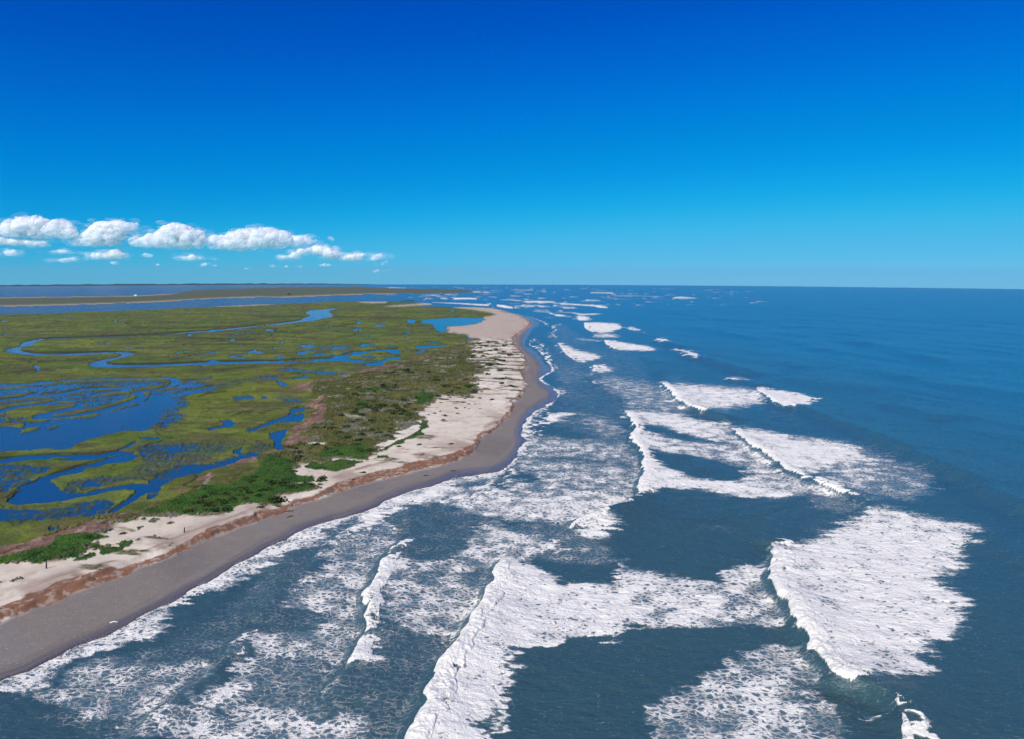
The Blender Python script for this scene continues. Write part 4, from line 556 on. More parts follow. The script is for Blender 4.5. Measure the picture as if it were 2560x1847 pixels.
# wrack and wet sand
wet_c = np.zeros_like(c) + np.array((.142, .131, .113), np.float32)
seaward = samp(blur(land, 26), GX, GY)                           # 1 inland .. .5 at the edge
wf_ = np.clip((seaward - .5) * 2, 0, 1)
wet_c = mixc(wet_c, (.24, .205, .17), np.clip((wf_ - .55) * 3, 0, 1) * .8)
wet_c = mixc(wet_c, (.105, .083, .08), np.clip(1 - wf_ * 1.7, 0, 1) * .8)
wet_c = mixc(wet_c, (.20, .175, .16), np.clip((nstr - .52) * 5, 0, 1) * .35)
cro_ = samp(blur(land, 26), GX, GY) * 40
wet_c = mixc(wet_c, (.215, .195, .185), np.clip((fbm(cro_ * .8, (GX + GY) / 18, 5, 101) - .52) * 7, 0, 1) * .5); wet_c = mixc(wet_c, (.085, .074, .07), np.clip((fbm(cro_ * .5 + 9, (GX + GY) / 26, 5, 103) - .50) * 3, 0, 1) * .3); wet_c = mixc(wet_c, (.45, .44, .43), np.clip((.012 - np.abs(fbm(cro_ * .12, (GX + GY) / 40, 3, 105) - .5)) * 90, 0, 1) * np.clip(1 - wf_ * 1.6, 0, 1) * .4)
wet_c = mixc(wet_c, (.34, .30, .26), np.clip(Wk * 2, 0, .6) * .7)
wtf = np.clip(Wt, 0, 1)[..., None]
c = c * (1 - wtf) + wet_c * wtf
wk = np.zeros_like(c) + np.array((.250, .122, .066), np.float32); wk = mixc(wk, (.50, .41, .33), np.clip((fbm(GX / 1.2 + 3, GY / 1.2, 4, 75) - .54) * 7, 0, 1) * .6); wk = mixc(wk, (.15, .085, .06), np.clip((n1 - .52) * 6, 0, 1) * .6)
cross = samp(blur(land, 40), GX, GY) * 34 + samp(blur(wrack, 12), GX, GY) * 3; wst = fbm(cross * 1.9, (GX + GY) / 11, 5, 95)
wkf = np.clip((Wk * 1.12 - (wst - .18) * 1.1 - (n2 - .5) * .5) * 3.2, 0, 1) * (Wk > .02)
c = c * (1 - wkf[..., None]) + wk * wkf[..., None]
farc = mixc(np.zeros_like(c) + np.array((.095, .120, .055), np.float32), (.12, .11, .07), np.clip((nbig - .5) * 5, 0, 1))
rimf = np.clip(isfar * (1 - samp(blur(far, 1.6), GX, GY)) * 4, 0, 1) * (py > 735)
farc = mixc(farc, (.42, .33, .24), rimf * .8)
c = np.where((isfar > .3)[..., None], farc, c)
wetness = np.clip(Wt * (1 - Wk) * np.clip(1.25 - wf_ * 1.25, 0, 1) ** 1.2, 0, 1)
wetness = np.clip(wetness + Wt * np.clip((px - 1000) / 200, 0, 1) * .4 * np.clip(1.3 - wf_, 0, 1), 0, 1)
wetness = np.clip(wetness + Wt * np.clip((1010 - py) / 200, 0, 1) * .15, 0, 1)

# ------------------------------------------------------------------ mesh builder
def grid_mesh(name, Z, cells, mat, attrs, kind=None):
    used = np.zeros((NR, NC), bool)
    r, q = np.nonzero(cells)
    for a, b in ((0, 0), (1, 0), (0, 1), (1, 1)): used[r + a, q + b] = True
    idx = -np.ones((NR, NC), np.int64); n = int(used.sum()); idx[used] = np.arange(n)
    co = np.stack([GX[used], GY[used], (GZ + Z)[used]], 1).astype(np.float32)
    f = np.stack([idx[r, q], idx[r, q + 1], idx[r + 1, q + 1], idx[r + 1, q]], 1).astype(np.int32)
    me = bpy.data.meshes.new(name)
    me.vertices.add(n); me.vertices.foreach_set('co', co.ravel())
    me.loops.add(f.size); me.loops.foreach_set('vertex_index', f.ravel())
    me.polygons.add(len(f)); me.polygons.foreach_set('loop_start', np.arange(0, f.size, 4, dtype=np.int32))
    me.update(calc_edges=True)
    me.polygons.foreach_set('use_smooth', np.ones(len(f), bool))
    for k, v in attrs.items():
        if v.ndim == 3:
            at = me.attributes.new(k, 'FLOAT_COLOR', 'POINT'); a4 = np.ones((n, 4), np.float32); a4[:, :3] = v[used]; at.data.foreach_set('color', a4.ravel())
        else:
            at = me.attributes.new(k, 'FLOAT', 'POINT'); at.data.foreach_set('value', v[used].astype(np.float32))
    me.materials.append(mat)
    o = bpy.data.objects.new(name, me); COL.objects.link(o)
    if kind: o['kind'] = kind
    return o
def cellmax(M): return np.maximum(np.maximum(M[:-1, :-1], M[1:, :-1]), np.maximum(M[:-1, 1:], M[1:, 1:]))
def cellmin(M): return -cellmax(-M)
def cellavg(M): return (M[:-1, :-1] + M[1:, :-1] + M[:-1, 1:] + M[1:, 1:]) / 4

# ------------------------------------------------------------------ materials
def material(name):
    m = bpy.data.materials.new(name); m.use_nodes = True; t = m.node_tree; t.nodes.clear()
    o = t.nodes.new('ShaderNodeOutputMaterial'); p = t.nodes.new('ShaderNodeBsdfPrincipled'); t.links.new(p.outputs[0], o.inputs[0])
    return m, t, p, o
def math_(t, op, a, b=None, c=None, clamp=False):
    n = t.nodes.new('ShaderNodeMath'); n.operation = op; n.use_clamp = clamp
    for i, v in enumerate((a, b, c)):
        if v is None: continue
        if isinstance(v, (int, float)): n.inputs[i].default_value = v
        else: t.links.new(v, n.inputs[i])
    return n.outputs[0]
def maprange(t, v, a, b, c_=0.0, d=1.0, smooth=True):
    n = t.nodes.new('ShaderNodeMapRange'); n.interpolation_type = 'SMOOTHSTEP' if smooth else 'LINEAR'
    for i, q in ((0, v), (1, a), (2, b), (3, c_), (4, d)):
        if isinstance(q, (int, float)): n.inputs[i].default_value = q
        else: t.links.new(q, n.inputs[i])
    return n.outputs[0]
def mixn(t, f, a, b, blend='MIX'):
    n = t.nodes.new('ShaderNodeMix'); n.data_type = 'RGBA'; n.blend_type = blend
    for i, v in ((0, f), (6, a), (7, b)):
        if isinstance(v, (int, float)): n.inputs[i].default_value = v
        elif isinstance(v, tuple): n.inputs[i].default_value = v + (1,)
        else: t.links.new(v, n.inputs[i])
    return n.outputs[2]
def coords(t, scale=(1, 1, 1), rot=0.0):
    g = t.nodes.new('ShaderNodeNewGeometry'); m = t.nodes.new('ShaderNodeMapping'); m.inputs['Scale'].default_value = scale; m.inputs['Rotation'].default_value = (0, 0, rot)
    t.links.new(g.outputs['Position'], m.inputs[0]); return m.outputs[0]
def noise(t, v, scale, detail=4, rough=.55, dist=0.0):
    n = t.nodes.new('ShaderNodeTexNoise'); n.inputs['Scale'].default_value = scale; n.inputs['Detail'].default_value = detail; n.inputs['Roughness'].default_value = rough; n.inputs['Distortion'].default_value = dist
    t.links.new(v, n.inputs['Vector']); return n.outputs[0], n.outputs[1]
def attr(t, name):
    a = t.nodes.new('ShaderNodeAttribute'); a.attribute_name = name; return a
def bump(t, h, strength, dist, normal=None):
    b = t.nodes.new('ShaderNodeBump'); b.inputs['Strength'].default_value = strength; b.inputs['Distance'].default_value = dist; t.links.new(h, b.inputs['Height'])
    if normal is not None: t.links.new(normal, b.inputs['Normal'])
    return b.outputs[0]

# sea: turbid water under a lacy web of foam
def sea_material():
    m, t, p, o = material('sea_water_with_foam')
    pos = coords(t)
    fo = attr(t, 'foam').outputs['Fac']; tl = attr(t, 'shoal').outputs['Fac']
    _, nc = noise(t, pos, .35, 3, .6)
    add = t.nodes.new('ShaderNodeVectorMath'); add.operation = 'MULTIPLY_ADD'; t.links.new(nc, add.inputs[0]); add.inputs[1].default_value = (3.0, 3.0, 0); t.links.new(pos, add.inputs[2])
    fl = t.nodes.new('ShaderNodeVectorMath'); fl.operation = 'MULTIPLY'; t.links.new(add.outputs[0], fl.inputs[0]); fl.inputs[1].default_value = (.72, 1.0, 0)
    def vor(sc):
        v = t.nodes.new('ShaderNodeTexVoronoi'); v.feature = 'DISTANCE_TO_EDGE'; v.inputs['Scale'].default_value = sc; v.inputs['Randomness'].default_value = 1.0; t.links.new(fl.outputs[0], v.inputs['Vector']); return v.outputs['Distance']
    v1, v2 = vor(.82), vor(2.3)
    nf, _ = noise(t, coords(t, (.55, 1.2, 1)), 1.5, 5, .68); nl, _ = noise(t, pos, .16, 3, .5)
    lace = math_(t, 'MULTIPLY_ADD', v2, .40, math_(t, 'MULTIPLY', v1, .95))          # 0 on the web, ~.4 in cells
    lace = math_(t, 'ADD', lace, math_(t, 'MULTIPLY_ADD', nf, .46, -.23))
    d = math_(t, 'ADD', fo, math_(t, 'MULTIPLY', math_(t, 'MULTIPLY_ADD', nl, 1.0, -.50), math_(t, 'MULTIPLY', math_(t, 'MULTIPLY', fo, math_(t, 'SUBTRACT', 1.25, fo)), 2.6)))
    th = math_(t, 'MULTIPLY_ADD', math_(t, 'POWER', math_(t, 'MAXIMUM', d, 0.0), 1.5), .62, -.075)
    cov = maprange(t, math_(t, 'SUBTRACT', th, lace), -.13, .10)
    op = math_(t, 'MULTIPLY', maprange(t, d, .08, .86, .38, 1.0), math_(t, 'MULTIPLY', maprange(t, nf, .3, .6, .86, 1.08), maprange(t, nl, .36, .6, .92, 1.06)))
    a = math_(t, 'MULTIPLY', cov, op, clamp=True)
    veil = math_(t, 'MULTIPLY', maprange(t, fo, .08, .62), math_(t, 'MULTIPLY', math_(t, 'MULTIPLY_ADD', nf, 1.1, -.12), math_(t, 'MULTIPLY_ADD', tl, -.40, 1.0)))                     # milky water between the strands
    deep = mixn(t, tl, (.014, .135, .235), (.036, .086, .098))
    water = mixn(t, veil, deep, (.22, .34, .41))
    L = t.links.new
    L(mixn(t, a, water, (.92, .895, .79)), p.inputs['Base Color'])
    L(maprange(t, a, 0, 1, .24, .8, False), p.inputs['Roughness']); p.inputs['IOR'].default_value = 1.333
    w1, _ = noise(t, coords(t, (.5, 1.0, 1), .35), .55, 6, .62); w2, _ = noise(t, coords(t, (.35, 1, 1), .3), .05, 3, .5)
    hgt = math_(t, 'MULTIPLY_ADD', w2, 2.2, w1)
    b1 = bump(t, hgt, .8, .7)
    fb0, _ = noise(t, coords(t, (.7, 1, 1)), .5, 3, .6); fb1, _ = noise(t, pos, 1.6, 6, .7); fb = math_(t, 'MULTIPLY_ADD', fb0, 1.3, fb1)
    b2 = bump(t, math_(t, 'MULTIPLY', math_(t, 'MULTIPLY_ADD', a, .9, math_(t, 'MULTIPLY', fb, 1.6)), maprange(t, a, .1, .8)), .7, .35, b1)
    L(b2, p.inputs['Normal'])
    return m
def marsh_water_material():
    m, t, p, o = material('tidal_creek_water'); L = t.links.new
    g, _ = noise(t, coords(t, (1, 1, 1)), .8, 5, .6); g2, _ = noise(t, coords(t), .03, 3, .5)
    fl = attr(t, 'flood').outputs['Fac']
    sp = math_(t, 'MULTIPLY', maprange(t, g, .42, .62), fl)
    col = mixn(t, g2, (.006, .055, .150), (.012, .075, .150))
    L(mixn(t, math_(t, 'MULTIPLY', sp, .45), col, (.030, .050, .030)), p.inputs['Base Color']); p.inputs['Roughness'].default_value = .14; p.inputs['IOR'].default_value = 1.333
    w1, _ = noise(t, coords(t, (.6, 1, 1), .2), .9, 5, .6); L(bump(t, w1, .35, .25), p.inputs['Normal'])
    return m
def ground_material(name, det_scale, det_amt, bump_d, grass=False):
    m, t, p, o = material(name); L = t.links.new
    col = attr(t, 'Col').outputs['Color']; wt = attr(t, 'wet').outputs['Fac']; pos = coords(t)
    n, _ = noise(t, pos, det_scale, 6, .7); n2, _ = noise(t, coords(t, (1, 1, 1)), det_scale * .22, 4, .6)
    f = math_(t, 'ADD', maprange(t, n, .25, .75, 1 - det_amt, 1 + det_amt, False), maprange(t, n2, .3, .7, -det_amt * .5, det_amt * .5, False))
    cc = t.nodes.new('ShaderNodeVectorMath'); cc.operation = 'SCALE'; L(col, cc.inputs[0]); L(f, cc.inputs['Scale'])
    out = cc.outputs[0]
    if not grass:                                                # shell fragments
        v = t.nodes.new('ShaderNodeTexVoronoi'); v.inputs['Scale'].default_value = 1.5; L(pos, v.inputs['Vector'])
        big = math_(t, 'MULTIPLY', maprange(t, v.outputs['Distance'], .12, .22, 1, 0), maprange(t, attr(t, 'shell').outputs['Fac'], 0, 1, 0, .6))
        rs, _ = noise(t, pos, .35, 2, .5)
        out = mixn(t, math_(t, 'MULTIPLY', big, maprange(t, rs, .38, .6)), out, (.62, .58, .52))
    L(out, p.inputs['Base Color'])
    L(maprange(t, wt, 0, 1, .93, .22, False), p.inputs['Roughness']); L(maprange(t, wt, 0, 1, .12, .5, False), p.inputs['Specular IOR Level'])
    L(bump(t, n, .8 if grass else .5, bump_d), p.inputs['Normal'])
    return m
M_sea = sea_material(); M_mw = marsh_water_material()
M_beach = ground_material('beach_sand', 1.3, .10, .12); M_grass = ground_material('marsh_grass', .9, .38, .5, True); M_dune = ground_material('dune_scrub', 1.4, .42, .6, True)

# ------------------------------------------------------------------ build sheets
La = cellmax(Ld); Li = cellmin(Ld)
landcell = La > .44; seacell = Li < .56
mg = cellavg(marsh); isf = cellavg(isfar) > .3
kindm = (mg > .5) & ~isf
sandc = (cellavg(np.clip(np.maximum(Sd, Wt), 0, 1)) * (1 - cellavg(lf)) > .5) & ~isf
attrs = {'Col': c, 'wet': wetness, 'shell': np.clip(Wt * (1 - wetness * .6) + Wk * .3, 0, 1) * np.clip(1.3 - DD / 420, 0, 1)}
ga = {'Col': c, 'wet': np.clip(Mw * 1.6, 0, .85) * marsh}
gcell = landcell & kindm & ~sandc & (cellmax(G) > -.05)
grid_mesh('beach', ZL, landcell & sandc, M_beach, attrs, 'structure')
grid_mesh('marsh_grass', ZL, gcell, M_grass, ga, 'stuff')
grid_mesh('dune_grass', ZL, landcell & ~kindm & ~sandc & ~isf, M_dune, ga, 'stuff')
grid_mesh('far_marsh', ZL, landcell & isf, M_grass, ga, 'structure')
grid_mesh('creek_water', ZM, (Li > .5) & (cellmax(marsh) > .2) & ~isf & (cellmin(G) < .05), M_mw, {'flood': np.clip(Mw * 2.5, 0, 1) * (Cr < .5)}, 'structure')
sea_attr = {'foam': Fo, 'shoal': np.clip(1.15 - (GX - 60) / 420 - DD / 1400, 0, 1)}
# breakers become things of their own: the same surface, split off where each one's white water lies
bid = np.zeros((NR - 1, NC - 1), int)
cxm, cym = cellavg(px), cellavg(py); cF = cellavg(Fo)
for i, (key, q) in enumerate(BRK):
    tmp = new(); put(tmp, q, 1, 1.5)
    bid[(cellavg(samp(tmp, GX, GY)) > .35) & (cF > .33) & seacell] = i + 1
LB = {'b1': 'small white breaker far out, off the sandy point', 'b2': 'broad flat white breaker just off the tip of the sandy point', 'b3': 'thin white breaker on the seaward end of the broad one off the point',
      'b4': 'tiny round whitecap at the seaward end of the thin breaker off the point', 'b5': 'narrow white streak of a breaker right below the broad one off the point', 'b6': 'long white breaker slanting seaward, ending by the short bright one',
      'b7': 'small solid whitecap standing alone above the short slanting breaker', 'b8': 'short bright slanting breaker with a clean dark swell running on from its end', 'b9': 'pale wedge-shaped breaker close to the narrow beach by the point',
      'b10': 'small wisp of white water nearest the point beach', 'b11': 'hooked white breaker between the pale wedge and the lacy foam', 'b12': 'large white triangle of broken water with a bright steep left front, in the middle distance',
      'b13': 'bright pointed breaker joined to the right end of the large middle-distance triangle', 'b14': 'long ragged breaker snaking toward the viewer in the middle of the surf', 'b15': 'arrow-shaped breaker right of centre with a lacy tail running seaward',
      'b16': 'small fan-shaped breaker peeling over dark smooth water in the centre', 'b17': 'biggest white breaker, a wide foaming sheet at the right with feathered edge', 'b18': 'tall thick breaker rolling out of the bottom edge, left of the dark water',
      'b19': 'breaker cut off by the bottom edge near the right corner', 'b20': 'short curling breaker in the shallows above the small triangular one', 'b21': 'small triangular breaker in the lacy shallows left of the tall one', 'b22': 'tiny white curl on a dark wave close to the bend of the beach'}
grid_mesh('sea_water', ZS, seacell & (bid == 0), M_sea, sea_attr, 'structure')
for i, (key, q) in enumerate(BRK):
    if (bid == i + 1).sum() < 3: continue
    o = grid_mesh('breaking_wave', ZS, bid == i + 1, M_sea, sea_attr)
    o['label'] = LB[key]; o['category'] = 'wave'; o['group'] = 'waves breaking in the surf'
#@@OBJECTS
rng = np.random.default_rng(11)
def ground_at(x, y):
    d = math.hypot(x, y); a = math.atan2(x, y)
    j = int(np.clip(np.searchsorted(az, a), 0, NC - 1)); i = int(np.clip(np.searchsorted(dd, d), 0, NR - 1))
    return float(GZ[i, j] + (ZL[i, j] if Ld[i, j] > .5 else ZS[i, j])), i, j
def mesh_from(name, V, Fc, mats, smooth=False, mi=None):
    me = bpy.data.meshes.new(name); me.from_pydata([tuple(v) for v in V], [], [tuple(f) for f in Fc]); me.update()
    for m in mats: me.materials.append(m)
    if mi is not None: me.polygons.foreach_set('material_index', mi)
    if smooth: me.polygons.foreach_set('use_smooth', [True] * len(me.polygons))
    return me
def link(me, name, parent=None, loc=None, **pr):
    o = bpy.data.objects.new(name, me); COL.objects.link(o)
    if parent is not None: o.parent = parent
    if loc is not None: o.location = loc
    for k, v in pr.items(): o[k] = v
    return o
def simple(name, col, rough=.9, var=.3, scale=1.0, trans=0):
    m, t, p, o = material(name); n, _ = noise(t, coords(t), scale, 5, .6)
    cc = t.nodes.new('ShaderNodeVectorMath'); cc.operation = 'SCALE'; cc.inputs[0].default_value = col; t.links.new(maprange(t, n, .3, .7, 1 - var, 1 + var, False), cc.inputs['Scale'])
    t.links.new(cc.outputs[0], p.inputs['Base Color']); p.inputs['Roughness'].default_value = rough; p.inputs['Specular IOR Level'].default_value = .2
    return m
M_leaf = simple('shrub_leaves', (.030, .062, .012), var=.5, scale=.6); M_leaf2 = simple('olive_shrub_leaves', (.060, .070, .016), var=.5, scale=.6); M_wood = simple('weathered_wood', (.16, .13, .10)); M_bark = simple('bark', (.05, .04, .03))
M_white = simple('white_paint', (.78, .78, .76), var=.05); M_roof = simple('grey_roof', (.22, .22, .23), var=.1); M_tuft = ground_material('dune_tufts', 2.0, .3, .05, True)
def leaf_ball(n, r, seed, flat=.75, sz=.16):
    g = np.random.default_rng(seed); V = []; Fc = []
    lobes = [(g.normal(0, .38, 3) * r * (1, 1, .35), r * g.uniform(.45, .75)) for _ in range(7)]
    for k in range(n):
        c0, lr = lobes[g.integers(7)]; d = g.normal(size=3); d /= np.linalg.norm(d); d[2] = abs(d[2]) * 1.0 - .15
        q = c0 + d * lr * g.uniform(.65, 1.05); q[2] = max(q[2] * flat + r * .25, .02)
        u = g.normal(size=3); u /= np.linalg.norm(u); v = np.cross(u, g.normal(size=3)); v /= np.linalg.norm(v); s_ = sz * r * g.uniform(.7, 1.5)
        b = len(V); V += [q - u * s_, q + v * s_ * .7, q + u * s_, q - v * s_ * .7]; Fc.append((b, b + 1, b + 2, b + 3))
    return V, Fc
PROTO = []
for k in range(6):
    V, Fc = leaf_ball(150, 1.0, 100 + k); PROTO.append(mesh_from('shrub', V, Fc, [M_leaf if k % 2 == 0 else M_leaf2]))
# individual shrubs, where the photograph shows dark dots and hummocks
SH = []
def scatter(n, poly, label, r0, r1, dark=1.0):
    q = P(*poly); w0, m = poly_mask(q, 0); x0, x1, y0, y1 = w0; ys, xs = np.nonzero(m > .5)
    wgt = (ys + y0 + RY0 - 700.0) ** -1.6; wgt /= wgt.sum()
    for t in rng.choice(len(ys), n, replace=False, p=wgt): SH.append((RX0 + (xs[t] + x0 + rng.random()) * RSX, RY0 + ys[t] + y0 + rng.random(), rng.uniform(r0, r1), label))
scatter(74, ('F', (470, 330), (570, 230), (700, 130), (1000, 60), (1300, 60), (1440, 120), (1400, 230), (1150, 400), (1040, 500), (850, 530), (500, 560), (300, 600), (200, 520)), 'dark green shrub in the thick scrub behind the bend of the beach', .9, 1.9)
scatter(60, ('B', (850, 1050), (1200, 900), (1600, 900), (1900, 980), (1950, 1080), (1560, 1160), (1430, 1220), (700, 1300), (620, 1200)), 'dark shrub dotted over the olive scrub between the marsh and the sand', .9, 2.0)
scatter(46, ('E', (1700, 960), (2000, 830), (2268, 720), 'F', (350, 720), (500, 780), (200, 860), (60, 900), 'E', (2060, 960), (1900, 1010)), 'green shrub in the lush strip along the back of the beach', .8, 1.6)
scatter(22, ('B', (1550, 1130), (1980, 1110), (2268, 1100), (2200, 1190), (1900, 1330), (1600, 1420), (1480, 1300)), 'small dark shrub standing alone on the white sand', .5, 1.1)
scatter(50, ('B', (1900, 650), (2268, 640), (2268, 1050), (1960, 1050), (1900, 900)), 'low dark shrub among the sand streaks of the narrow far beach', .8, 1.8)
for cx_, cy_, r_ in ((200, 935, 2.2), (150, 925, 1.8), (505, 800, 1.6), (470, 790, 1.3), (575, 725, 1.7), (610, 735, 1.0), (560, 745, 1.0), (440, 765, .9), (570, 775, .8), (50, 990, .9), (20, 985, .6), (340, 660, 1.0), (950, 662, .8), (870, 730, .6), (1735, 415, .9), (1440, 425, 1.0), (1270, 445, .8)):
    q = P('F', (cx_, cy_))[0]; SH.append((q[0], q[1], r_, 'dark rounded shrub at the edge of the white sand by the wrack line'))
for cx_, cy_, r_ in ((1085, 1218, .8), (1510, 1130, .7), (1690, 1040, 1.3), (1910, 1035, 1.3), (2010, 1025, 1.2), (1820, 1030, .9)):
    q = P('E', (cx_, cy_))[0]; SH.append((q[0], q[1], r_, 'small shrub on the white sand of the near dune'))
for k, (X, Y, r, lb) in enumerate(SH):
    x, y = unproject(X, Y); z, i, j = ground_at(float(x), float(y)); s_ = r * (1 + min(1.0, math.hypot(x, y) / 1200))
    pk = int(rng.integers(6)); grp = lb.split(' shrub ')[0] + ' shrubs ' + lb.split(' shrub ')[1]
    lb = ('big ' if r > 1.5 else 'middling ' if r > 1.15 else 'little ') + ('dark green' if pk % 2 == 0 else 'olive green') + ' shrub ' + lb.split(' shrub ')[1]
    o = link(PROTO[pk], 'shrub', loc=(float(x), float(y), z - .1 * r), label=lb, category='shrub', group=grp)
    o.scale = (s_ * rng.uniform(.8, 1.4), s_ * rng.uniform(.8, 1.2), s_ * rng.uniform(.6, 1.0)); o.rotation_euler = (0, 0, rng.uniform(0, 6.28))
# tufts of grass and low cover: one mass nobody could count
wgt = (np.clip(Sc * (1 - Wt) * (1 - Sd * 1.25), 0, 1) * (1 - bf) * .8 + np.clip(tuft * 2 - 1, 0, 1) * .02 + lf * .8 * np.clip(1.2 - Sd * 1.0, 0, 1)) * (Ld > .8) * (DD < 1500) * (np.abs(AZ) < .7) * (de.max() > 0)
wgt = wgt * (.25 + np.clip((n4 - .4) * 4, 0, 1)); pr = (wgt / wgt.sum()).ravel(); NT = 36000
pick = rng.choice(pr.size, NT, p=pr); ii, jj = np.unravel_index(pick, GX.shape)
tx = GX[ii, jj] + rng.uniform(-.5, .5, NT) * pixm[ii, jj]; ty = GY[ii, jj] + rng.uniform(-.5, .5, NT) * pixm[ii, jj] * 3; tz = (GZ + ZL)[ii, jj]
tr = rng.uniform(.22, .6, NT) * (1 + DD[ii, jj] / 700) * np.where(lf[ii, jj] > .5, .7, 1); th_ = tr * rng.uniform(.5, 1.2, NT); a0 = rng.uniform(0, 6.28, NT)
kk = 5; V = np.zeros((NT, kk + 1, 3), np.float32)
for k in range(kk):
    a = a0 + k * 6.2832 / kk; rr = tr * rng.uniform(.6, 1.3, NT); V[:, k] = np.stack([tx + rr * np.cos(a), ty + rr * np.sin(a), tz - .05 + th_ * rng.uniform(0, .35, NT)], 1)
V[:, kk] = np.stack([tx + rng.normal(0, .2, NT) * tr, ty + rng.normal(0, .2, NT) * tr, tz + th_], 1)
tri = np.array([(k, (k + 1) % kk, kk) for k in range(kk)]); Fc = (np.arange(NT)[:, None, None] * (kk + 1) + tri[None]).reshape(-1, 3).astype(np.int32)
me = bpy.data.meshes.new('dune_tufts'); me.vertices.add(NT * (kk + 1)); me.vertices.foreach_set('co', V.ravel()); me.loops.add(Fc.size); me.loops.foreach_set('vertex_index', Fc.ravel()); me.polygons.add(len(Fc)); me.polygons.foreach_set('loop_start', np.arange(0, Fc.size, 3, dtype=np.int32)); me.update(calc_edges=True)
base = c[ii, jj]; kind_l = (lf[ii, jj] > .5)[:, None]; drk = rng.random(NT)[:, None]
tcol = np.where(kind_l, np.array((.030, .085, .012)) * (.6 + .9 * drk), np.where(drk < .5, np.array((.055, .075, .018)), np.where(drk < .88, np.array((.095, .09, .025)), np.array((.16, .12, .06)))))
ac = me.attributes.new('Col', 'FLOAT_COLOR', 'POINT'); a4 = np.ones((NT, kk + 1, 4), np.float32); a4[:, :, :3] = (.45 * tcol + .55 * np.minimum(base, .16))[:, None]; ac.data.foreach_set('color', a4.ravel())
me.materials.append(M_tuft); link(me, 'dune_tufts', kind='stuff')
# ---- trees, hut, posts, driftwood
def crown_tree(X, Y, h, label, group=None):
    x, y = unproject(X, Y); z, _, _ = ground_at(float(x), float(y)); e = link(None, 'tree', loc=(float(x), float(y), z), label=label, category='tree')
    if group: e['group'] = group
    V = []; Fc = []
    for k in range(6):
        for q, (zz, rr) in enumerate(((-.2, .05), (.5, .03))): V.append((rr * h * math.cos(k * 1.047), rr * h * math.sin(k * 1.047), zz * h))
    for k in range(6): Fc.append((2 * k, (2 * k + 2) % 12, (2 * k + 3) % 12, 2 * k + 1))
    link(mesh_from('trunk', V, Fc, [M_bark]), 'trunk', e)
    V, Fc = leaf_ball(220, h * .42, int(X), 1.1, .14); link(mesh_from('crown', [v + np.array((0, 0, h * .32)) for v in V], Fc, [M_leaf]), 'crown', e)
crown_tree(722, 741, 11, 'lone dark tree on the far marsh island beyond the inlet')
for X, Y, h in ((1009, 756.5, 6), (1016, 756, 7), (1023, 756, 6.5), (1030, 756.5, 7), (1036, 757, 5.5), (1003, 757, 4.5)): crown_tree(X, Y, h, 'small dark tree in the clump at the tip of the near marsh by the inlet', 'trees clumped at the tip of the marsh')
x, y = unproject(339.5, 741.5); z, _, _ = ground_at(float(x), float(y)); e = link(None, 'hut', loc=(float(x), float(y), z), label='tiny white hut on the far marsh island across the inlet', category='hut')
a, b, h = 3.5, 2.5, 3.0
link(mesh_from('wall', [(-a, -b, -1), (a, -b, -1), (a, b, -1), (-a, b, -1), (-a, -b, h), (a, -b, h), (a, b, h), (-a, b, h)], [(0, 1, 5, 4), (1, 2, 6, 5), (2, 3, 7, 6), (3, 0, 4, 7)], [M_white]), 'wall', e)
link(mesh_from('roof', [(-a - .6, -b - .6, h - .2), (a + .6, -b - .6, h - .2), (a + .6, b + .6, h - .2), (-a - .6, b + .6, h - .2), (-a - .6, 0, h + 1.8), (a + .6, 0, h + 1.8)], [(0, 1, 5, 4), (2, 3, 4, 5), (0, 4, 3), (1, 2, 5), (0, 3, 2, 1)], [M_white]), 'roof', e)
def prism(name, pts, rad, mat, n=7, **pr):
    V = []; Fc = []
    pts = [np.array(p, float) for p in pts]
    for i, p in enumerate(pts):
        d = pts[min(i + 1, len(pts) - 1)] - pts[max(i - 1, 0)]; d /= np.linalg.norm(d); u = np.cross(d, (0, 0, 1.0) if abs(d[2]) < .9 else (1.0, 0, 0)); u /= np.linalg.norm(u); v = np.cross(d, u)
        for k in range(n): V.append(p + (u * math.cos(6.2832 * k / n) + v * math.sin(6.2832 * k / n)) * rad[i])
    for i in range(len(pts) - 1):
        for k in range(n): Fc.append((i * n + k, i * n + (k + 1) % n, (i + 1) * n + (k + 1) % n, (i + 1) * n + k))
    Fc.append(tuple(range(n))[::-1]); Fc.append(tuple(range(len(V) - n, len(V))))
    return link(mesh_from(name, V, Fc, [mat]), name, **pr)
for (X, Y), hh, lb in (((117.0, 1433.0), 2.0, 'leaning dark post standing in the white sand of the near beach'), ((461.5, 1343.0), 1.6, 'short dark post on the white sand just above the red wrack band')):
    x, y = unproject(X, Y); z, _, _ = ground_at(float(x), float(y)); prism('post', [(x, y, z - .3), (x + .08, y, z + hh * .6), (x + .2, y, z + hh)], [.2, .17, .13], M_bark, label=lb, category='post')
for (X, Y), ln, an, lb, mt in (((285, 1559.5), 1.7, .15, 'pale bleached log lying on the wet sand near the foam', M_white), ((722, 1281.0), 3.0, .3, 'dark driftwood log at the lower edge of the wet sand', M_bark), ((726, 1294), 2.2, .8, 'short dark drift log on the grey sand below the wrack', M_bark), ((1133, 1179), 2.4, .1, 'small dark drift log on the wet sand near the bend of the beach', M_bark), ((1065, 1191), 2.0, .3, 'dark drift log on the sand under the widest wrack', M_bark)):
    x, y = unproject(X, Y); z, _, _ = ground_at(float(x), float(y)); ca, sa = math.cos(an) * ln / 2, math.sin(an) * ln / 2
    prism('driftwood', [(x - ca, y - sa, z + .05), (x, y + .12, z + .22), (x + ca, y + sa, z + .12)], [.16, .14, .08], mt, label=lb, category='driftwood')
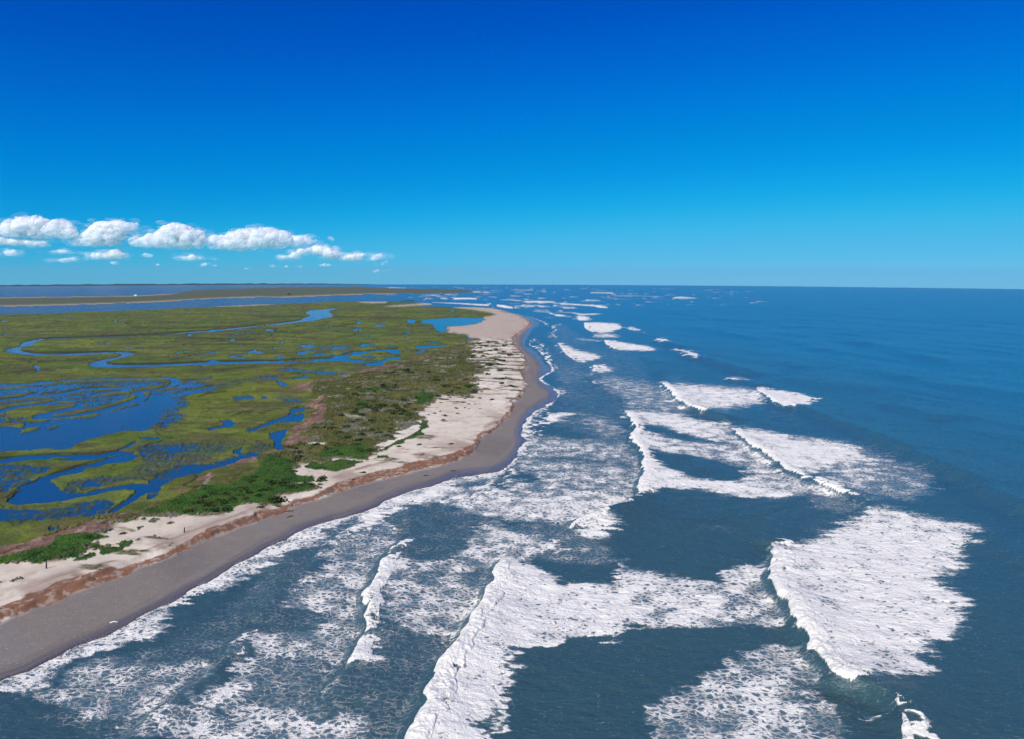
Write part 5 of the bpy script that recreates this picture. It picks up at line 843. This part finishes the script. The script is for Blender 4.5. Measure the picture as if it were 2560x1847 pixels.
# far wooded shore on the horizon, left
V = []; Fc = []; NTr = 700; rr = 7300.0
for k in range(NTr):
    a = math.radians(-44 + 33.5 * k / NTr); hh = (7 + 7 * float(vnoise(np.array(k / 9.0), np.array(.0), 5)) + 3 * rng.random()) * min(1, (NTr - k) / 150 + .25); x, y = rr * math.sin(a), rr * math.cos(a); zb = float(base_z(x, y))
    for q, (dr, z_) in enumerate(((-30, -2), (-18, hh * .8), (12, hh), (45, -2))): V.append((x + dr * math.sin(a), y + dr * math.cos(a), zb + z_))
    if k:
        for q in range(3): Fc.append((4 * k - 4 + q, 4 * k + q, 4 * k + q + 1, 4 * k - 3 + q))
link(mesh_from('far_wooded_shore', V, Fc, [simple('far_trees', (.03, .05, .03))]), 'far_wooded_shore', kind='stuff')
# ---- clouds: heaps of overlapping thin-skinned puffs, far beyond the haze
def cloud_material():
    m, t, p, o = material('cloud_vapour'); t.nodes.remove(p)
    df = t.nodes.new('ShaderNodeBsdfDiffuse'); tl = t.nodes.new('ShaderNodeBsdfTranslucent'); mx_ = t.nodes.new('ShaderNodeMixShader'); tp = t.nodes.new('ShaderNodeBsdfTransparent'); m2_ = t.nodes.new('ShaderNodeMixShader')
    for n_ in (df, tl): n_.inputs['Color'].default_value = (1, 1, 1, 1)
    mx_.inputs[0].default_value = .3; t.links.new(df.outputs[0], mx_.inputs[1]); t.links.new(tl.outputs[0], mx_.inputs[2])
    n, _ = noise(t, coords(t), .009, 3, .5); a = attr(t, 'thick').outputs['Fac']
    t.links.new(math_(t, 'MULTIPLY', maprange(t, n, .34, .58, .15, 1.0), a, clamp=True), m2_.inputs[0]); t.links.new(tp.outputs[0], m2_.inputs[1]); t.links.new(mx_.outputs[0], m2_.inputs[2]); t.links.new(m2_.outputs[0], o.inputs[0])
    return m
M_cloud = cloud_material()
import bmesh
bm = bmesh.new(); bmesh.ops.create_icosphere(bm, subdivisions=2, radius=1); ICO = np.array([v.co[:] for v in bm.verts]); ICF = np.array([[v.index for v in f.verts] for f in bm.faces]); bm.free()
CK = 500 / 2268
def CP(o, *pts): return [(o + x * CK, 500 + y * CK) for x, y in pts]
CLOUDS = [
 (CP(0, (-300, 420), (-250, 330), (0, 300), (60, 232), (190, 188), (300, 200), (400, 172), (500, 200), (560, 225), (650, 215), (780, 240), (840, 290), (870, 370), (870, 425), (780, 455), (500, 450), (300, 440), (100, 425), (0, 408)), .9, 'large puffy white cloud at the left edge of the view'),
 (CP(0, (-300, 440), (0, 420), (200, 452), (400, 462), (550, 465), (520, 500), (500, 535), (300, 520), (0, 510), (-300, 500)), .8, 'long flat strip of cloud right under the big leftmost one'),
 (CP(0, (770, 480), (800, 440), (900, 410), (990, 340), (1060, 270), (1130, 240), (1250, 245), (1350, 218), (1430, 250), (1575, 262), (1540, 330), (1430, 400), (1380, 480), (1300, 525), (1000, 532), (850, 520)), .9, 'wedge-shaped white cloud pointing right, second big one from the left'),
 (CP(0, (1450, 490), (1470, 430), (1560, 395), (1620, 420), (1680, 380), (1760, 370), (1850, 290), (1990, 255), (2130, 290), (2200, 320), (2300, 350), (2350, 430), (2320, 520), (2268, 560), (2000, 565), (1600, 545), (1480, 530)), .85, 'domed white cloud, third big one from the left'),
 (CP(500, (20, 460), (90, 410), (200, 390), (290, 400), (290, 370), (400, 335), (500, 325), (560, 310), (640, 320), (700, 305), (830, 310), (880, 340), (990, 345), (1040, 400), (1190, 400), (1350, 465), (1250, 505), (1000, 540), (900, 560), (700, 560), (480, 590), (300, 580), (120, 560), (60, 500)), .85, 'widest white cloud, long and low, fourth big one from the left'),
 (CP(500, (890, 645), (1000, 630), (1100, 565), (1200, 540), (1330, 515), (1480, 545), (1560, 600), (1580, 660), (1520, 690), (1420, 660), (1330, 620), (1200, 595), (1080, 665), (950, 680)), .8, 'arching white cloud right below the end of the widest one'),
 (CP(500, (1560, 650), (1680, 620), (1850, 608), (1880, 620), (1820, 700), (1700, 690), (1620, 680)), .7, 'ragged white cloud to the right of the arching one'),
 (CP(500, (1900, 690), (1990, 625), (2080, 598), (2070, 660), (1960, 700)), .6, 'slanting wisp of cloud at the right end of the row'),
 (CP(0, (20, 600), (80, 560), (180, 570), (200, 630), (90, 640)), .6, 'small round cloud low down at the left edge'), (CP(0, (550, 595), (680, 562), (820, 590), (700, 612)), .45, 'small lens of cloud under the big leftmost one'), (CP(0, (600, 690), (700, 668), (850, 655), (860, 690), (700, 712)), .45, 'small flat cloud just below the little lens-shaped one'),
 (CP(0, (1020, 640), (1060, 595), (1180, 600), (1260, 570), (1340, 545), (1380, 590), (1460, 650), (1300, 672), (1100, 672)), .7, 'small bright heap of cloud under the wedge-shaped one'), (CP(0, (1240, 705), (1330, 690), (1370, 735), (1280, 742)), .5, 'tiny cloud below the small bright heap'), (CP(0, (1590, 640), (1640, 600), (1760, 630), (1700, 662)), .3, 'faint little cloud under the domed one'),
 (CP(0, (1750, 745), (1800, 718), (1815, 752)), .35, 'faint dot of cloud low under the domed one'), (CP(0, (2030, 655), (2130, 640), (2170, 600), (2220, 640), (2300, 660), (2268, 690), (2100, 687)), .65, 'small peaked cloud below the gap between the domed and widest clouds'),
 (CP(500, (-20, 745), (60, 708), (95, 740), (30, 765)), .5, 'small cloud below the peaked one'), (CP(500, (130, 680), (160, 660), (205, 672), (170, 690)), .35, 'faint shred of cloud under the left end of the widest one'), (CP(500, (490, 785), (540, 765), (555, 795)), .35, 'faint puff low under the widest cloud'),
 (CP(500, (780, 770), (830, 733), (865, 765)), .5, 'small puff low in the row under the widest cloud, brightest of three'), (CP(500, (940, 770), (985, 742), (1015, 772)), .4, 'middle one of three small low puffs'), (CP(500, (1080, 775), (1150, 743), (1170, 775)), .3, 'faintest, rightmost of three small low puffs'),
 (CP(500, (1340, 742), (1400, 722), (1500, 735), (1480, 760), (1370, 757)), .5, 'small flat cloud below the ragged one'), (CP(500, (2040, 735), (2120, 688), (2135, 720), (2060, 748)), .45, 'thin slanting wisp just under the last cloud of the row'), (CP(500, (1930, 828), (1990, 790), (2065, 800), (1980, 832)), .4, 'thin flat wisp low at the right end of the row'),
 (CP(500, (2100, 803), (2230, 782), (2150, 808)), .25, 'faintest thin wisp at the far right end, low down'), (CP(500, (1440, 430), (1480, 400), (1530, 460), (1480, 490)), .16, 'faint round shred of cloud above the ragged one'), (CP(500, (130, 755), (180, 728), (205, 760)), .3, 'faint small puff left of centre, low down')]
for pts, al, lb in CLOUDS:
    al = al if al > .65 else al * .75
    g = np.random.default_rng(len(lb) * 7 + int(pts[0][0])); Dc = 13500.0
    xs = [p[0] for p in pts]; ys = [p[1] for p in pts]; x0, x1, y0, y1 = min(xs), max(xs), min(ys), max(ys); st = .5
    gx, gy = np.meshgrid(np.arange(x0, x1, st), np.arange(y0, y1, st)); ins = np.zeros(gx.shape, bool); ed = np.full(gx.shape, 1e9)
    for (ax, ay), (bx, by) in zip(pts, pts[1:] + pts[:1]):
        if ay != by: ins ^= ((gy >= min(ay, by)) & (gy < max(ay, by))) & (gx < ax + (gy - ay) * (bx - ax) / (by - ay))
        l2 = (bx - ax) ** 2 + (by - ay) ** 2 + 1e-6; t = np.clip(((gx - ax) * (bx - ax) + (gy - ay) * (by - ay)) / l2, 0, 1); ed = np.minimum(ed, np.hypot(gx - ax - t * (bx - ax), gy - ay - t * (by - ay)))
    iy, ix = np.nonzero(ins & (ed > .7)); area = len(iy) * st * st
    if not len(iy): continue
    n = int(np.clip(area / 3.4, 18, 620)); V = []; Fc = []; Tk = []
    for k in range(n):
        t = g.integers(len(iy)); e_ = ed[iy[t], ix[t]]; r = min(e_ * g.uniform(.75, 1.1), 13) + .6
        if r > 5 and g.random() < .25: r *= .65
        hal = k % 5 >= 3
        if hal: r = g.uniform(4, 11) if area > 250 else g.uniform(2, 4.5)
        X = gx[iy[t], ix[t]]; Y = gy[iy[t], ix[t]]
        if hal: X += g.normal() * r * 1.7; Y += g.normal() * r * .3
        dirv = fwd + (X - W / 2) / F * rt + (H / 2 - Y) / F * up; dp = Dc + g.uniform(-1, 1) * 10 * min(e_, 16); ce = np.array((0, 0, CAMZ)) + dirv * dp / dirv[1]
        R_ = r * Dc / F; sh = ICO * (1 + .04 * g.normal(size=(len(ICO), 1))) * R_ * np.array((1.15, 1.0, .85) if not hal else (1.5, 1.0, .55)); b = len(V) * 0 + sum(len(v) for v in V); V.append(ce + sh); Fc.append(ICF + b)
        rel = (Y - y0) / max(y1 - y0, 1); Tk.append(np.full(len(ICO), (al * (.62 - .30 * rel) * g.uniform(.5, 1.1)) if not hal else al * g.uniform(.05, .14)))
    V = np.concatenate(V); Fc = np.concatenate(Fc); me = mesh_from('cloud', V, Fc.tolist(), [M_cloud], True)
    at = me.attributes.new('thick', 'FLOAT', 'POINT'); at.data.foreach_set('value', np.concatenate(Tk).astype(np.float32))
    link(me, 'cloud', label=lb, category='cloud', group='row of clouds above the left horizon')
# ---- the air
HZ = True
if HZ:
    X, Y0, Y1, Z0, Z1 = 8600, -150, 8300, -165, 95
    V = [(x, y, z) for z in (Z0, Z1) for y in (Y0, Y1) for x in (-X, X)]
    me = mesh_from('haze', V, [(0, 2, 3, 1), (4, 5, 7, 6), (0, 1, 5, 4), (2, 6, 7, 3), (0, 4, 6, 2), (1, 3, 7, 5)], [])
    m = bpy.data.materials.new('haze'); m.use_nodes = True; t = m.node_tree; t.nodes.clear(); o = t.nodes.new('ShaderNodeOutputMaterial'); v = t.nodes.new('ShaderNodeVolumePrincipled')
    v.inputs['Color'].default_value = (.62, .80, 1.0, 1); v.inputs['Density'].default_value = 2.8e-5; v.inputs['Anisotropy'].default_value = .2; t.links.new(v.outputs[0], o.inputs['Volume']); me.materials.append(m)
    link(me, 'haze', kind='stuff')
